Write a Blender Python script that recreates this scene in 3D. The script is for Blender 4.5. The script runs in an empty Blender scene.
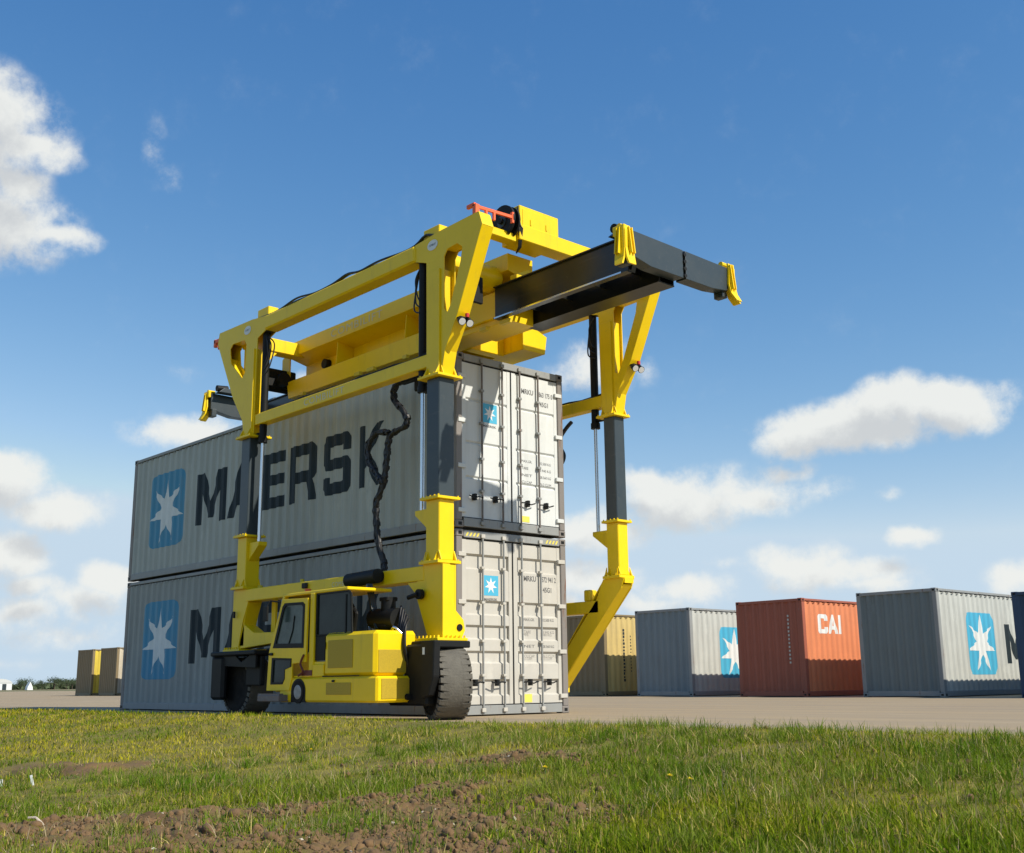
import bpy, bmesh, math, random
import numpy as np
from mathutils import Vector, Matrix, noise
random.seed(7); rng = np.random.default_rng(7)
PI = math.pi
S = bpy.context.scene
COL = S.collection

# ------------------------------------------------------------------ camera
F, CX, CY, CZ, YAW, PITCH, ROLL = 1134.58, 13.8088, -11.3442, .5019, .8327, .2221, -.0114
def cam_axes():
    f = Vector((-math.sin(YAW)*math.cos(PITCH), math.cos(YAW)*math.cos(PITCH), math.sin(PITCH)))
    r = f.cross(Vector((0, 0, 1))).normalized(); u = r.cross(f)
    c, s = math.cos(ROLL), math.sin(ROLL)
    return c*r+s*u, -s*r+c*u, f
RV, UV, FV = cam_axes()
cd = bpy.data.cameras.new('camera'); cam = bpy.data.objects.new('camera', cd); COL.objects.link(cam)
cd.sensor_width = 36; cd.lens = F*36/1024; cd.clip_start = .05; cd.clip_end = 9000
cam.matrix_world = Matrix(((RV.x, UV.x, -FV.x, CX), (RV.y, UV.y, -FV.y, CY), (RV.z, UV.z, -FV.z, CZ), (0, 0, 0, 1)))
S.camera = cam
def sky_dir(px, py):
    return (FV+RV*((px-512)/F)-UV*((py-426.5)/F)).normalized()

# ------------------------------------------------------------------ light
SUN_AZ, SUN_EL = math.radians(17), math.radians(41)     # azimuth from +X towards +Y
sd = Vector((math.cos(SUN_EL)*math.cos(SUN_AZ), math.cos(SUN_EL)*math.sin(SUN_AZ), math.sin(SUN_EL)))
ld = bpy.data.lights.new('sun', 'SUN'); ld.energy = 5.0; ld.angle = math.radians(.53); ld.color = (1, .93, .80)
lo = bpy.data.objects.new('sun', ld); COL.objects.link(lo); lo.rotation_euler = sd.to_track_quat('Z', 'Y').to_euler(); lo.location = (30, 10, 40)
S.view_settings.view_transform = 'Standard'; S.view_settings.look = 'None'; S.view_settings.gamma = 1
S.view_settings.use_curve_mapping = False; S.view_settings.exposure = 0.15
SKY_STRENGTH = .098

world = bpy.data.worlds.new('World'); S.world = world; world.use_nodes = True
try: world.cycles.sampling_method = 'MANUAL'; world.cycles.sample_map_resolution = 512
except Exception: pass
def build_world():
    nt = world.node_tree; N, L = nt.nodes, nt.links
    N.clear()
    out = N.new('ShaderNodeOutputWorld'); bg = N.new('ShaderNodeBackground')
    sky = N.new('ShaderNodeTexSky'); sky.sky_type = 'NISHITA'; sky.sun_disc = False
    sky.sun_elevation = SUN_EL; sky.sun_rotation = PI/2-SUN_AZ; sky.altitude = 100
    sky.air_density = 1.0; sky.dust_density = 0.0; sky.ozone_density = 3.0
    bg.inputs['Strength'].default_value = SKY_STRENGTH
    # cloud field as a group: direction in, density out
    g = bpy.data.node_groups.new('cloud_field', 'ShaderNodeTree')
    g.interface.new_socket('Dir', in_out='INPUT', socket_type='NodeSocketVector')
    g.interface.new_socket('Density', in_out='OUTPUT', socket_type='NodeSocketFloat')
    gi = g.nodes.new('NodeGroupInput'); go = g.nodes.new('NodeGroupOutput')
    wn = g.nodes.new('ShaderNodeTexNoise'); wn.inputs['Scale'].default_value = 18; wn.inputs['Detail'].default_value = 3
    g.links.new(gi.outputs[0], wn.inputs['Vector'])
    sub = g.nodes.new('ShaderNodeVectorMath'); sub.operation = 'SUBTRACT'; sub.inputs[1].default_value = (.5, .5, .5)
    g.links.new(wn.outputs['Color'], sub.inputs[0])
    sc = g.nodes.new('ShaderNodeVectorMath'); sc.operation = 'SCALE'; sc.inputs['Scale'].default_value = .035
    g.links.new(sub.outputs[0], sc.inputs[0])
    ad = g.nodes.new('ShaderNodeVectorMath'); ad.operation = 'ADD'
    g.links.new(gi.outputs[0], ad.inputs[0]); g.links.new(sc.outputs[0], ad.inputs[1])
    blobs = [  # picture-plane position, half sizes, density, flattening of the base
        (-18, 128, 62, 52, 1), (34, 152, 36, 17, 1), (-8, 222, 66, 38, 1), (56, 238, 34, 13, .9), (15, 183, 32, 24, .8),
        (150, 148, 15, 30, .34), (164, 176, 20, 16, .3), (152, 232, 6, 14, .15), (180, 372, 26, 12, .22),
        (4, 484, 36, 30, 1), (50, 508, 50, 20, 1), (14, 556, 34, 27, .9), (28, 588, 30, 13, .75), (22, 613, 46, 16, .8),
        (108, 584, 26, 20, .95), (80, 604, 44, 16, .8), (60, 632, 60, 14, .5), (20, 660, 50, 10, .25),
        (200, 432, 66, 20, .8), (340, 388, 62, 15, 1), (450, 400, 70, 26, .7),
        (598, 366, 46, 26, .75), (640, 368, 22, 18, .4), (590, 530, 60, 20, .9), (636, 530, 22, 14, .6), (590, 578, 60, 20, .8),
        (855, 424, 86, 26, 1.1), (900, 406, 66, 24, 1.1), (958, 406, 56, 24, 1.1), (796, 442, 40, 15, 1), (735, 430, 20, 6, .2),
        (692, 496, 68, 30, 1), (650, 484, 34, 16, .95), (752, 494, 56, 22, .8), (784, 470, 30, 12, .7), (826, 493, 28, 14, .6), (884, 495, 16, 8, .45),
        (915, 538, 24, 11, .9), (800, 564, 54, 18, .85), (838, 574, 66, 17, .9), (865, 584, 54, 11, .7), (690, 590, 44, 17, .85), (655, 604, 70, 13, .6),
        (1016, 574, 28, 18, .8), (985, 598, 60, 8, .3), (580, 608, 60, 16, .7), (740, 620, 120, 10, .35), (720, 565, 30, 8, .35)]
    # clouds outside the photograph, so that the surroundings stay plausible
    rr = random.Random(3)
    acc = None
    items = []
    for (px, py, rx, ry, w) in blobs:
        items.append((sky_dir(px, py), rx/F, ry/F, w))
    for k in range(8):
        az = math.radians(rr.uniform(110, 350)); el = math.radians(rr.uniform(4, 32))
        d = Vector((-math.sin(YAW+az)*math.cos(el), math.cos(YAW+az)*math.cos(el), math.sin(el)))
        s = rr.uniform(.05, .13); items.append((d, s*1.6, s*.6, 1))
    for d, sa, se, w in items:
        m = g.nodes.new('ShaderNodeMapping'); m.vector_type = 'TEXTURE'
        right = Vector((d.y, -d.x, 0)).normalized(); up = right.cross(d)
        R = Matrix((right, d, up)).transposed()
        m.inputs['Location'].default_value = d; m.inputs['Rotation'].default_value = R.to_euler()
        m.inputs['Scale'].default_value = (sa*1.25, .6, se*1.25)
        g.links.new(ad.outputs[0], m.inputs['Vector'])
        ln = g.nodes.new('ShaderNodeVectorMath'); ln.operation = 'LENGTH'; g.links.new(m.outputs[0], ln.inputs[0])
        mr = g.nodes.new('ShaderNodeMapRange'); mr.clamp = True
        mr.inputs['From Min'].default_value = 1.15; mr.inputs['From Max'].default_value = .15
        mr.inputs['To Max'].default_value = w
        g.links.new(ln.outputs['Value'], mr.inputs['Value'])
        if acc is None: acc = mr.outputs[0]
        else:
            mx = g.nodes.new('ShaderNodeMath'); mx.operation = 'SMOOTH_MAX'; mx.inputs[2].default_value = .12
            g.links.new(acc, mx.inputs[0]); g.links.new(mr.outputs[0], mx.inputs[1]); acc = mx.outputs[0]
    n = g.nodes.new('ShaderNodeTexNoise'); n.inputs['Scale'].default_value = 26; n.inputs['Detail'].default_value = 9; n.inputs['Roughness'].default_value = .66
    g.links.new(gi.outputs[0], n.inputs['Vector'])
    nm = g.nodes.new('ShaderNodeMath'); nm.operation = 'MULTIPLY_ADD'; nm.inputs[1].default_value = 1.45; nm.inputs[2].default_value = -.72
    g.links.new(n.outputs['Fac'], nm.inputs[0])
    gate = g.nodes.new('ShaderNodeMath'); gate.operation = 'MULTIPLY'
    gr = g.nodes.new('ShaderNodeMapRange'); gr.inputs['From Max'].default_value = .35; g.links.new(acc, gr.inputs['Value'])
    g.links.new(gr.outputs[0], gate.inputs[0]); g.links.new(nm.outputs[0], gate.inputs[1])
    s2 = g.nodes.new('ShaderNodeMath'); s2.operation = 'ADD'; g.links.new(acc, s2.inputs[0]); g.links.new(gate.outputs[0], s2.inputs[1])
    g.links.new(s2.outputs[0], go.inputs[0])

    tc = N.new('ShaderNodeTexCoord')
    a = N.new('ShaderNodeGroup'); a.node_tree = g; L.new(tc.outputs['Generated'], a.inputs[0])
    off = N.new('ShaderNodeVectorMath'); off.operation = 'ADD'; off.inputs[1].default_value = (sd.x*.014, sd.y*.014, .024)
    L.new(tc.outputs['Generated'], off.inputs[0])
    b = N.new('ShaderNodeGroup'); b.node_tree = g; L.new(off.outputs[0], b.inputs[0])
    al = N.new('ShaderNodeMapRange'); al.interpolation_type = 'SMOOTHSTEP'
    al.inputs['From Min'].default_value = .10; al.inputs['From Max'].default_value = .78; al.inputs['To Max'].default_value = .95
    L.new(a.outputs[0], al.inputs['Value'])
    sh = N.new('ShaderNodeMapRange'); sh.interpolation_type = 'SMOOTHSTEP'
    sh.inputs['From Min'].default_value = .25; sh.inputs['From Max'].default_value = 1.0
    L.new(b.outputs[0], sh.inputs['Value'])
    cc = N.new('ShaderNodeMix'); cc.data_type = 'RGBA'
    cc.inputs['A'].default_value = (8.0, 8.1, 7.8, 1); cc.inputs['B'].default_value = (5.8, 6.0, 6.1, 1)
    L.new(sh.outputs[0], cc.inputs['Factor'])
    # deeper, more saturated blue overhead: a power curve per channel on the sky's radiance
    sep = N.new('ShaderNodeSeparateColor'); cmb = N.new('ShaderNodeCombineColor'); L.new(sky.outputs[0], sep.inputs[0])
    chan = []
    for k, (gain, gam) in enumerate(((3.3, 1.62), (1.42, 1.07), (1.06, .70))):
        a1 = N.new('ShaderNodeMath'); a1.operation = 'MULTIPLY'; a1.inputs[1].default_value = .1
        a2 = N.new('ShaderNodeMath'); a2.operation = 'POWER'; a2.inputs[1].default_value = gam
        a3 = N.new('ShaderNodeMath'); a3.operation = 'MULTIPLY'; a3.inputs[1].default_value = gain*10
        L.new(sep.outputs[k], a1.inputs[0]); L.new(a1.outputs[0], a2.inputs[0]); L.new(a2.outputs[0], a3.inputs[0]); chan.append(a3.outputs[0])
    def mth(op, a_, b_):
        q = N.new('ShaderNodeMath'); q.operation = op
        for i_, v_ in enumerate((a_, b_)):
            if isinstance(v_, (int, float)): q.inputs[i_].default_value = v_
            else: L.new(v_, q.inputs[i_])
        return q.outputs[0]
    gg = mth('MINIMUM', chan[1], 6.4); rr_ = mth('MINIMUM', chan[0], mth('MULTIPLY', gg, .80)); bb_ = mth('MINIMUM', mth('MAXIMUM', chan[2], mth('MULTIPLY', gg, 1.10)), 7.6)
    L.new(rr_, cmb.inputs[0]); L.new(gg, cmb.inputs[1]); L.new(bb_, cmb.inputs[2])
    mx = N.new('ShaderNodeMix'); mx.data_type = 'RGBA'
    L.new(al.outputs[0], mx.inputs['Factor']); L.new(cmb.outputs[0], mx.inputs['A']); L.new(cc.outputs['Result'], mx.inputs['B'])
    L.new(mx.outputs['Result'], bg.inputs['Color']); L.new(bg.outputs[0], out.inputs['Surface'])
build_world()

# ------------------------------------------------------------------ materials
def mat(name, base, rough=.6, metal=0., var=.0, scale=3., var_col=None, streak=None, bump=0., bump_scale=40., coat=0., spec=.5, attr=None, trans=0.):
    m = bpy.data.materials.new(name); m.use_nodes = True
    nt = m.node_tree; N, L = nt.nodes, nt.links; b = N['Principled BSDF']
    b.inputs['Roughness'].default_value = rough; b.inputs['Metallic'].default_value = metal
    b.inputs['Coat Weight'].default_value = coat; b.inputs['Coat Roughness'].default_value = .15
    b.inputs['Specular IOR Level'].default_value = spec
    tc = N.new('ShaderNodeTexCoord')
    rgb = N.new('ShaderNodeRGB'); rgb.outputs[0].default_value = (*base, 1); cur = rgb.outputs[0]
    if attr:
        at = N.new('ShaderNodeAttribute'); at.attribute_name = attr; cur = at.outputs['Color']
    if var > 0:
        n = N.new('ShaderNodeTexNoise'); n.inputs['Scale'].default_value = scale; n.inputs['Detail'].default_value = 8; n.inputs['Roughness'].default_value = .65
        L.new(tc.outputs['Object'], n.inputs['Vector'])
        r = N.new('ShaderNodeMapRange'); r.inputs['From Min'].default_value = .38; r.inputs['From Max'].default_value = .72; r.inputs['To Max'].default_value = var
        L.new(n.outputs['Fac'], r.inputs['Value'])
        mx = N.new('ShaderNodeMix'); mx.data_type = 'RGBA'; mx.inputs['B'].default_value = (*(var_col or [c*.5 for c in base]), 1)
        L.new(r.outputs[0], mx.inputs['Factor']); L.new(cur, mx.inputs['A']); cur = mx.outputs['Result']
    if streak:
        for (sx, sy, sz, lo_, hi, amt, colr) in streak:
            mp = N.new('ShaderNodeMapping'); mp.inputs['Scale'].default_value = (sx, sy, sz); L.new(tc.outputs['Object'], mp.inputs['Vector'])
            n = N.new('ShaderNodeTexNoise'); n.inputs['Scale'].default_value = 1; n.inputs['Detail'].default_value = 6; n.inputs['Roughness'].default_value = .7
            L.new(mp.outputs[0], n.inputs['Vector'])
            r = N.new('ShaderNodeMapRange'); r.inputs['From Min'].default_value = lo_; r.inputs['From Max'].default_value = hi; r.inputs['To Max'].default_value = amt
            L.new(n.outputs['Fac'], r.inputs['Value'])
            mx = N.new('ShaderNodeMix'); mx.data_type = 'RGBA'; mx.inputs['B'].default_value = (*colr, 1)
            L.new(r.outputs[0], mx.inputs['Factor']); L.new(cur, mx.inputs['A']); cur = mx.outputs['Result']
    L.new(cur, b.inputs['Base Color'])
    if bump > 0:
        n = N.new('ShaderNodeTexNoise'); n.inputs['Scale'].default_value = bump_scale; n.inputs['Detail'].default_value = 5
        L.new(tc.outputs['Object'], n.inputs['Vector'])
        bp = N.new('ShaderNodeBump'); bp.inputs['Strength'].default_value = bump; bp.inputs['Distance'].default_value = .02
        L.new(n.outputs['Fac'], bp.inputs['Height']); L.new(bp.outputs[0], b.inputs['Normal'])
    if trans > 0:
        t = N.new('ShaderNodeBsdfTranslucent'); L.new(cur, t.inputs['Color'])
        ms = N.new('ShaderNodeMixShader'); ms.inputs[0].default_value = trans
        L.new(b.outputs[0], ms.inputs[1]); L.new(t.outputs[0], ms.inputs[2]); L.new(ms.outputs[0], N['Material Output'].inputs['Surface'])
    return m

RUST = (.16, .065, .03)
def cont_mat(name, base, dirt=(.12, .11, .10), rust=.8, lo_=.66):
    return mat(name, base, rough=.55, var=.32, scale=1.3, var_col=[c*.72 for c in base],
               streak=[(3.2, 3.2, .28, .52, .85, .5, dirt), (9, 9, 1.1, lo_, lo_+.07, rust, RUST), (26, 26, 20, .70, .75, .75, RUST), (1.1, 1.1, .8, .60, .66, .28, [min(1, c*1.35) for c in base]), (2.5, 2.5, 30, .66, .70, .35, dirt)], bump=.3, bump_scale=1.6)
M = {}
M['yellow'] = mat('yellow_paint', (.88, .61, .0), rough=.42, var=.25, scale=2.2, var_col=(.64, .42, .0), streak=[(5, 5, .6, .56, .8, .45, (.45, .31, .03)), (8, 8, 8, .66, .74, .4, (.40, .27, .03)), (30, 30, 22, .70, .75, .55, (.20, .12, .04))], coat=.06, bump=.05, bump_scale=6, spec=.35)
M['yellow_dull'] = mat('yellow_steel_dusty', (.66, .50, .02), rough=.5, var=.25, scale=4, var_col=(.35, .27, .04))
M['grille'] = mat('yellow_mesh_grille', (.46, .32, .01), rough=.6, var=.5, scale=60, var_col=(.25, .18, .01))
M['slate'] = mat('slate_blue_steel', (.024, .038, .048), rough=.42, var=.5, scale=3, var_col=(.045, .055, .058), streak=[(1.5, 14, 14, .58, .70, .35, (.09, .095, .09)), (25, 25, 6, .68, .74, .4, (.12, .12, .11))], coat=.05)
M['black'] = mat('black_steel', (.007, .008, .009), rough=.55, var=.5, scale=5, var_col=(.018, .018, .016), spec=.22)
M['black_gloss'] = mat('black_painted_steel', (.011, .013, .014), rough=.28, var=.5, scale=3, var_col=(.03, .028, .02), streak=[(.7, 18, 18, .56, .68, .45, (.055, .052, .045)), (12, 12, 12, .68, .74, .5, (.09, .075, .05))])
M['hose'] = mat('black_rubber_hose', (.012, .012, .014), rough=.5)
M['rubber'] = mat('dusty_tyre_rubber', (.014, .013, .012), rough=.85, var=.5, scale=5, var_col=(.05, .046, .04), bump=.2, bump_scale=30, spec=.2)
M['tread'] = mat('dusty_tyre_tread', (.13, .12, .098), rough=.9, var=.6, scale=9, var_col=(.07, .064, .054), bump=.3, bump_scale=30)
M['chrome'] = mat('chrome_rod', (.65, .67, .70), rough=.22, metal=1.)
M['steel'] = mat('bare_steel', (.15, .145, .14), rough=.6, metal=.0, var=.5, scale=20, var_col=RUST)
M['white'] = mat('white_paint', (.75, .77, .76), rough=.5, var=.15, scale=5)
M['cream'] = mat('cream_lettering', (.66, .60, .40), rough=.5)
M['orange'] = mat('orange_paint', (.85, .13, .03), rough=.45, var=.1)
M['red'] = mat('red_plastic', (.55, .03, .02), rough=.4); M['dark_red'] = mat('dark_red_rail', (.14, .02, .012), rough=.5)
M['lens'] = mat('lamp_lens', (.85, .87, .9), rough=.12, spec=.8)
M['glass'] = mat('tinted_window_glass', (.008, .014, .014), rough=.08, spec=.16, var=.8, scale=2.2, var_col=(.03, .045, .04))
M['glass_light'] = mat('pale_window_glass', (.085, .12, .108), rough=.15, spec=.25, var=.9, scale=2.5, var_col=(.025, .04, .038))
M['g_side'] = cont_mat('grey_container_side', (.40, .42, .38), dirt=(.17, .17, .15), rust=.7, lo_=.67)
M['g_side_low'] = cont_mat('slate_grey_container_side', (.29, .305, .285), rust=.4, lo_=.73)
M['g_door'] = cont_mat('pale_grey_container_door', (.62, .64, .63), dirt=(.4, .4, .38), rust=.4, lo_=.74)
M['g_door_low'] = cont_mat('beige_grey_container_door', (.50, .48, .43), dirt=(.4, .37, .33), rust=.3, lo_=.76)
M['g_frame'] = cont_mat('worn_grey_frame', (.27, .28, .275), rust=.9, lo_=.6)
M['rusty_post'] = cont_mat('rusty_corner_post', (.21, .19, .175), rust=.9, lo_=.58)
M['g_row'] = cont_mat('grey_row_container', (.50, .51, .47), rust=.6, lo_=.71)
M['g_row_end'] = cont_mat('shaded_grey_end_wall', (.19, .235, .255), rust=.5, lo_=.72)  # row grey made darker and bluer, putting the end wall's shade into its colour
M['g_row_end_dark'] = cont_mat('dark_shaded_end_wall', (.155, .19, .195), rust=.5, lo_=.72)  # deeper copy of the row grey, end-wall shade painted in
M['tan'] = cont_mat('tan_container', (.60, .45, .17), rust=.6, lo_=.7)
M['tan_end'] = cont_mat('shaded_tan_end_wall', (.22, .165, .085), rust=.6, lo_=.68)  # dark brown shade painted into the ends of tan, yellow and cream containers
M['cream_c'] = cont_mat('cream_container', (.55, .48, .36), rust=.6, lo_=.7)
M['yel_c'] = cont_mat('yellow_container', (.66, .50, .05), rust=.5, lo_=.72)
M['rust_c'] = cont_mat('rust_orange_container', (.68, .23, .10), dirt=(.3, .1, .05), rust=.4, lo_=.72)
M['rust_end'] = cont_mat('shaded_rust_end_wall', (.33, .095, .055), dirt=(.12, .05, .03), rust=.4, lo_=.72)  # rust orange darkened so the unlit end carries shade in its paint
M['maroon'] = cont_mat('maroon_container', (.12, .035, .03), rust=.3, lo_=.74)
M['navy'] = cont_mat('navy_blue_container', (.02, .055, .12), dirt=(.04, .05, .06), rust=.3, lo_=.74)
M['logo_blue'] = mat('sky_blue_logo_paint', (.06, .40, .60), rough=.5, var=.35, scale=3, var_col=(.10, .35, .48), streak=[(7, 7, .7, .62, .75, .4, (.2, .24, .25))])
M['logo_white'] = mat('white_logo_paint', (.72, .74, .72), rough=.55, var=.3, scale=6, var_col=(.5, .52, .5), streak=[(7, 7, .7, .6, .75, .4, (.4, .4, .38))])
M['letter'] = mat('dark_lettering_paint', (.014, .026, .034), rough=.6, var=.4, scale=5, var_col=(.035, .045, .05), spec=.25)
M['hub'] = mat('dull_hub_paint', (.34, .35, .34), rough=.6, var=.6, scale=14, var_col=(.12, .12, .11))
M['logo_shaded'] = mat('shaded_worn_logo_paint', (.05, .26, .42), rough=.55, var=.5, scale=3, var_col=(.10, .25, .34), streak=[(7, 7, .7, .58, .75, .5, (.2, .24, .25))])  # logo blue darkened for the stack's shaded side, plus heavier streaky wear
M['stencil'] = mat('faded_black_stencil', (.12, .12, .12), rough=.6)
M['hazard'] = mat('hazard_yellow_paint', (.75, .62, .1), rough=.5)

# ------------------------------------------------------------------ object helpers
def link(name, me, m, parent=None, loc=None):
    o = bpy.data.objects.new(name, me); COL.objects.link(o)
    if m is not None:
        for mm in (m if isinstance(m, (list, tuple)) else [m]): me.materials.append(mm)
    if parent is not None: o.parent = parent
    if loc is not None: o.location = loc
    return o
def empty(name, loc=(0, 0, 0), rz=0, label=None, cat=None, group=None):
    o = bpy.data.objects.new(name, None); COL.objects.link(o); o.location = loc; o.rotation_euler = (0, 0, rz)
    o.empty_display_size = .3
    tag(o, label, cat, group); return o
def tag(o, label=None, cat=None, group=None, kind=None):
    if label: o['label'] = label
    if cat: o['category'] = cat
    if group: o['group'] = group
    if kind: o['kind'] = kind
    return o

class MB:
    """collects shapes; coordinates are given in `frame` space and stored relative to `off`"""
    def __init__(s, off=(0, 0, 0)): s.bm = bmesh.new(); s.off = Vector(off)
    def _bevel(s, vs, w):
        es = {e for v in vs for e in v.link_edges}
        try: bmesh.ops.bevel(s.bm, geom=list(es), offset=w, segments=1, affect='EDGES', profile=.5)
        except Exception: pass
    def hexa(s, pts, bev=0.):
        vs = [s.bm.verts.new(p) for p in pts]
        for f in ((0, 3, 2, 1), (4, 5, 6, 7), (0, 1, 5, 4), (1, 2, 6, 5), (2, 3, 7, 6), (3, 0, 4, 7)):
            s.bm.faces.new([vs[i] for i in f])
        if bev: s._bevel(vs, bev)
        return s
    def box(s, x0, x1, y0, y1, z0, z1, bev=0.):
        if x0 > x1: x0, x1 = x1, x0
        if y0 > y1: y0, y1 = y1, y0
        if z0 > z1: z0, z1 = z1, z0
        return s.hexa([(x0, y0, z0), (x1, y0, z0), (x1, y1, z0), (x0, y1, z0), (x0, y0, z1), (x1, y0, z1), (x1, y1, z1), (x0, y1, z1)], bev)
    def beam(s, a, b, w, h, up=(0, 0, 1), bev=0.):
        a, b = Vector(a), Vector(b); d = (b-a).normalized(); up = Vector(up)
        r = d.cross(up).normalized(); u = r.cross(d)
        q = []
        for p in (a, b):
            for (i, j) in ((-1, -1), (1, -1), (1, 1), (-1, 1)): q.append(p+r*(w/2*i)+u*(h/2*j))
        return s.hexa(q, bev)
    def prism(s, poly, axis, t0, t1, bev=0.):
        """poly of 2-D points; axis 'y': (x,z) extruded in y; 'x': (y,z) in x; 'z': (x,y) in z"""
        def mk(p, t): return {'y': (p[0], t, p[1]), 'x': (t, p[0], p[1]), 'z': (p[0], p[1], t)}[axis]
        A = [s.bm.verts.new(mk(p, t0)) for p in poly]; B = [s.bm.verts.new(mk(p, t1)) for p in poly]
        n = len(poly); fs = [s.bm.faces.new(A), s.bm.faces.new(B[::-1])]
        for i in range(n): fs.append(s.bm.faces.new([A[i], B[i], B[(i+1) % n], A[(i+1) % n]]))
        bmesh.ops.recalc_face_normals(s.bm, faces=fs)
        if bev: s._bevel(A+B, bev)
        return s
    def plate(s, outer, holes, axis, t0, t1):
        """flat plate with holes"""
        def mk(p, t): return Vector({'y': (p[0], t, p[1]), 'x': (t, p[0], p[1]), 'z': (p[0], p[1], t)}[axis])
        b = bmesh.new(); es = []
        for loop in [outer]+holes:
            v = [b.verts.new(mk(p, t0)) for p in loop]
            for i in range(len(v)): es.append(b.edges.new((v[i], v[(i+1) % len(v)])))
        r = bmesh.ops.triangle_fill(b, edges=es, use_beauty=True)
        fs = [f for f in r['geom'] if isinstance(f, bmesh.types.BMFace)]
        ex = bmesh.ops.extrude_face_region(b, geom=fs)
        d = mk((0, 0), t1)-mk((0, 0), t0)
        bmesh.ops.translate(b, verts=[v for v in ex['geom'] if isinstance(v, bmesh.types.BMVert)], vec=d)
        bmesh.ops.recalc_face_normals(b, faces=b.faces[:])
        return s.merge(b)
    def merge(s, b):
        me = bpy.data.meshes.new('t'); b.to_mesh(me); b.free(); s.bm.from_mesh(me); bpy.data.meshes.remove(me); return s
    def cyl(s, a, b, r, n=16, r2=None, cap=True):
        a, b = Vector(a), Vector(b); d = (b-a); L = d.length; r2 = r if r2 is None else r2
        q = d.to_track_quat('Z', 'Y').to_matrix().to_4x4()
        m = Matrix.Translation((a+b)/2) @ q
        bmesh.ops.create_cone(s.bm, cap_ends=cap, segments=n, radius1=r, radius2=r2, depth=L, matrix=m)
        return s
    def tube(s, pts, r, n=8):
        pts = [Vector(p) for p in pts]; rings = []; prev = None
        for i, p in enumerate(pts):
            d = (pts[min(i+1, len(pts)-1)]-pts[max(i-1, 0)]).normalized()
            ref = prev if prev is not None else (Vector((0, 0, 1)) if abs(d.z) < .9 else Vector((1, 0, 0)))
            a = (ref-d*ref.dot(d)).normalized(); prev = a; b = d.cross(a)
            rr = r[i] if isinstance(r, (list, tuple)) else r
            rings.append([s.bm.verts.new(p+a*(rr*math.cos(2*PI*k/n))+b*(rr*math.sin(2*PI*k/n))) for k in range(n)])
        for i in range(len(rings)-1):
            for k in range(n): s.bm.faces.new([rings[i][k], rings[i][(k+1) % n], rings[i+1][(k+1) % n], rings[i+1][k]])
        s.bm.faces.new(rings[0][::-1]); s.bm.faces.new(rings[-1]); return s
    def lathe(s, prof, c, axis='y', n=48):
        """prof: (t along axis, radius)"""
        rings = []
        for (t, r) in prof:
            ring = []
            for k in range(n):
                a = 2*PI*k/n
                p = {'y': (c[0]+r*math.cos(a), c[1]+t, c[2]+r*math.sin(a)), 'x': (c[0]+t, c[1]+r*math.cos(a), c[2]+r*math.sin(a)), 'z': (c[0]+r*math.cos(a), c[1]+r*math.sin(a), c[2]+t)}[axis]
                ring.append(s.bm.verts.new(p))
            rings.append(ring)
        fs = []
        for i in range(len(rings)-1):
            for k in range(n): fs.append(s.bm.faces.new([rings[i][k], rings[i][(k+1) % n], rings[i+1][(k+1) % n], rings[i+1][k]]))
        fs.append(s.bm.faces.new(rings[0])); fs.append(s.bm.faces.new(rings[-1]))
        bmesh.ops.recalc_face_normals(s.bm, faces=fs); return s
    def make(s, name, m, parent=None, smooth=False, bevel=0., split=False):
        s.bm.verts.index_update()
        for v in s.bm.verts: v.co -= s.off
        if smooth:
            for f in s.bm.faces: f.smooth = True
            for e in s.bm.edges:
                if len(e.link_faces) == 2 and e.calc_face_angle(0) > math.radians(35): e.smooth = False
        if split:
            left = set(s.bm.verts); o = None
            while left:
                seed_ = left.pop(); isl = {seed_}; st = [seed_]
                while st:
                    v = st.pop()
                    for e in v.link_edges:
                        w = e.other_vert(v)
                        if w in left: left.discard(w); isl.add(w); st.append(w)
                b = s.bm.copy(); idx = {v.index for v in isl}
                b.verts.ensure_lookup_table(); bmesh.ops.delete(b, geom=[v for v in b.verts if v.index not in idx], context='VERTS')
                me = bpy.data.meshes.new(name); b.to_mesh(me); b.free(); o = link(name, me, m, parent)
            s.bm.free(); return o
        me = bpy.data.meshes.new(name); s.bm.to_mesh(me); s.bm.free()
        o = link(name, me, m, parent)
        if bevel:
            md = o.modifiers.new('edge', 'BEVEL'); md.width = bevel; md.segments = 2; md.limit_method = 'ANGLE'; md.angle_limit = math.radians(40)
        return o

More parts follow.
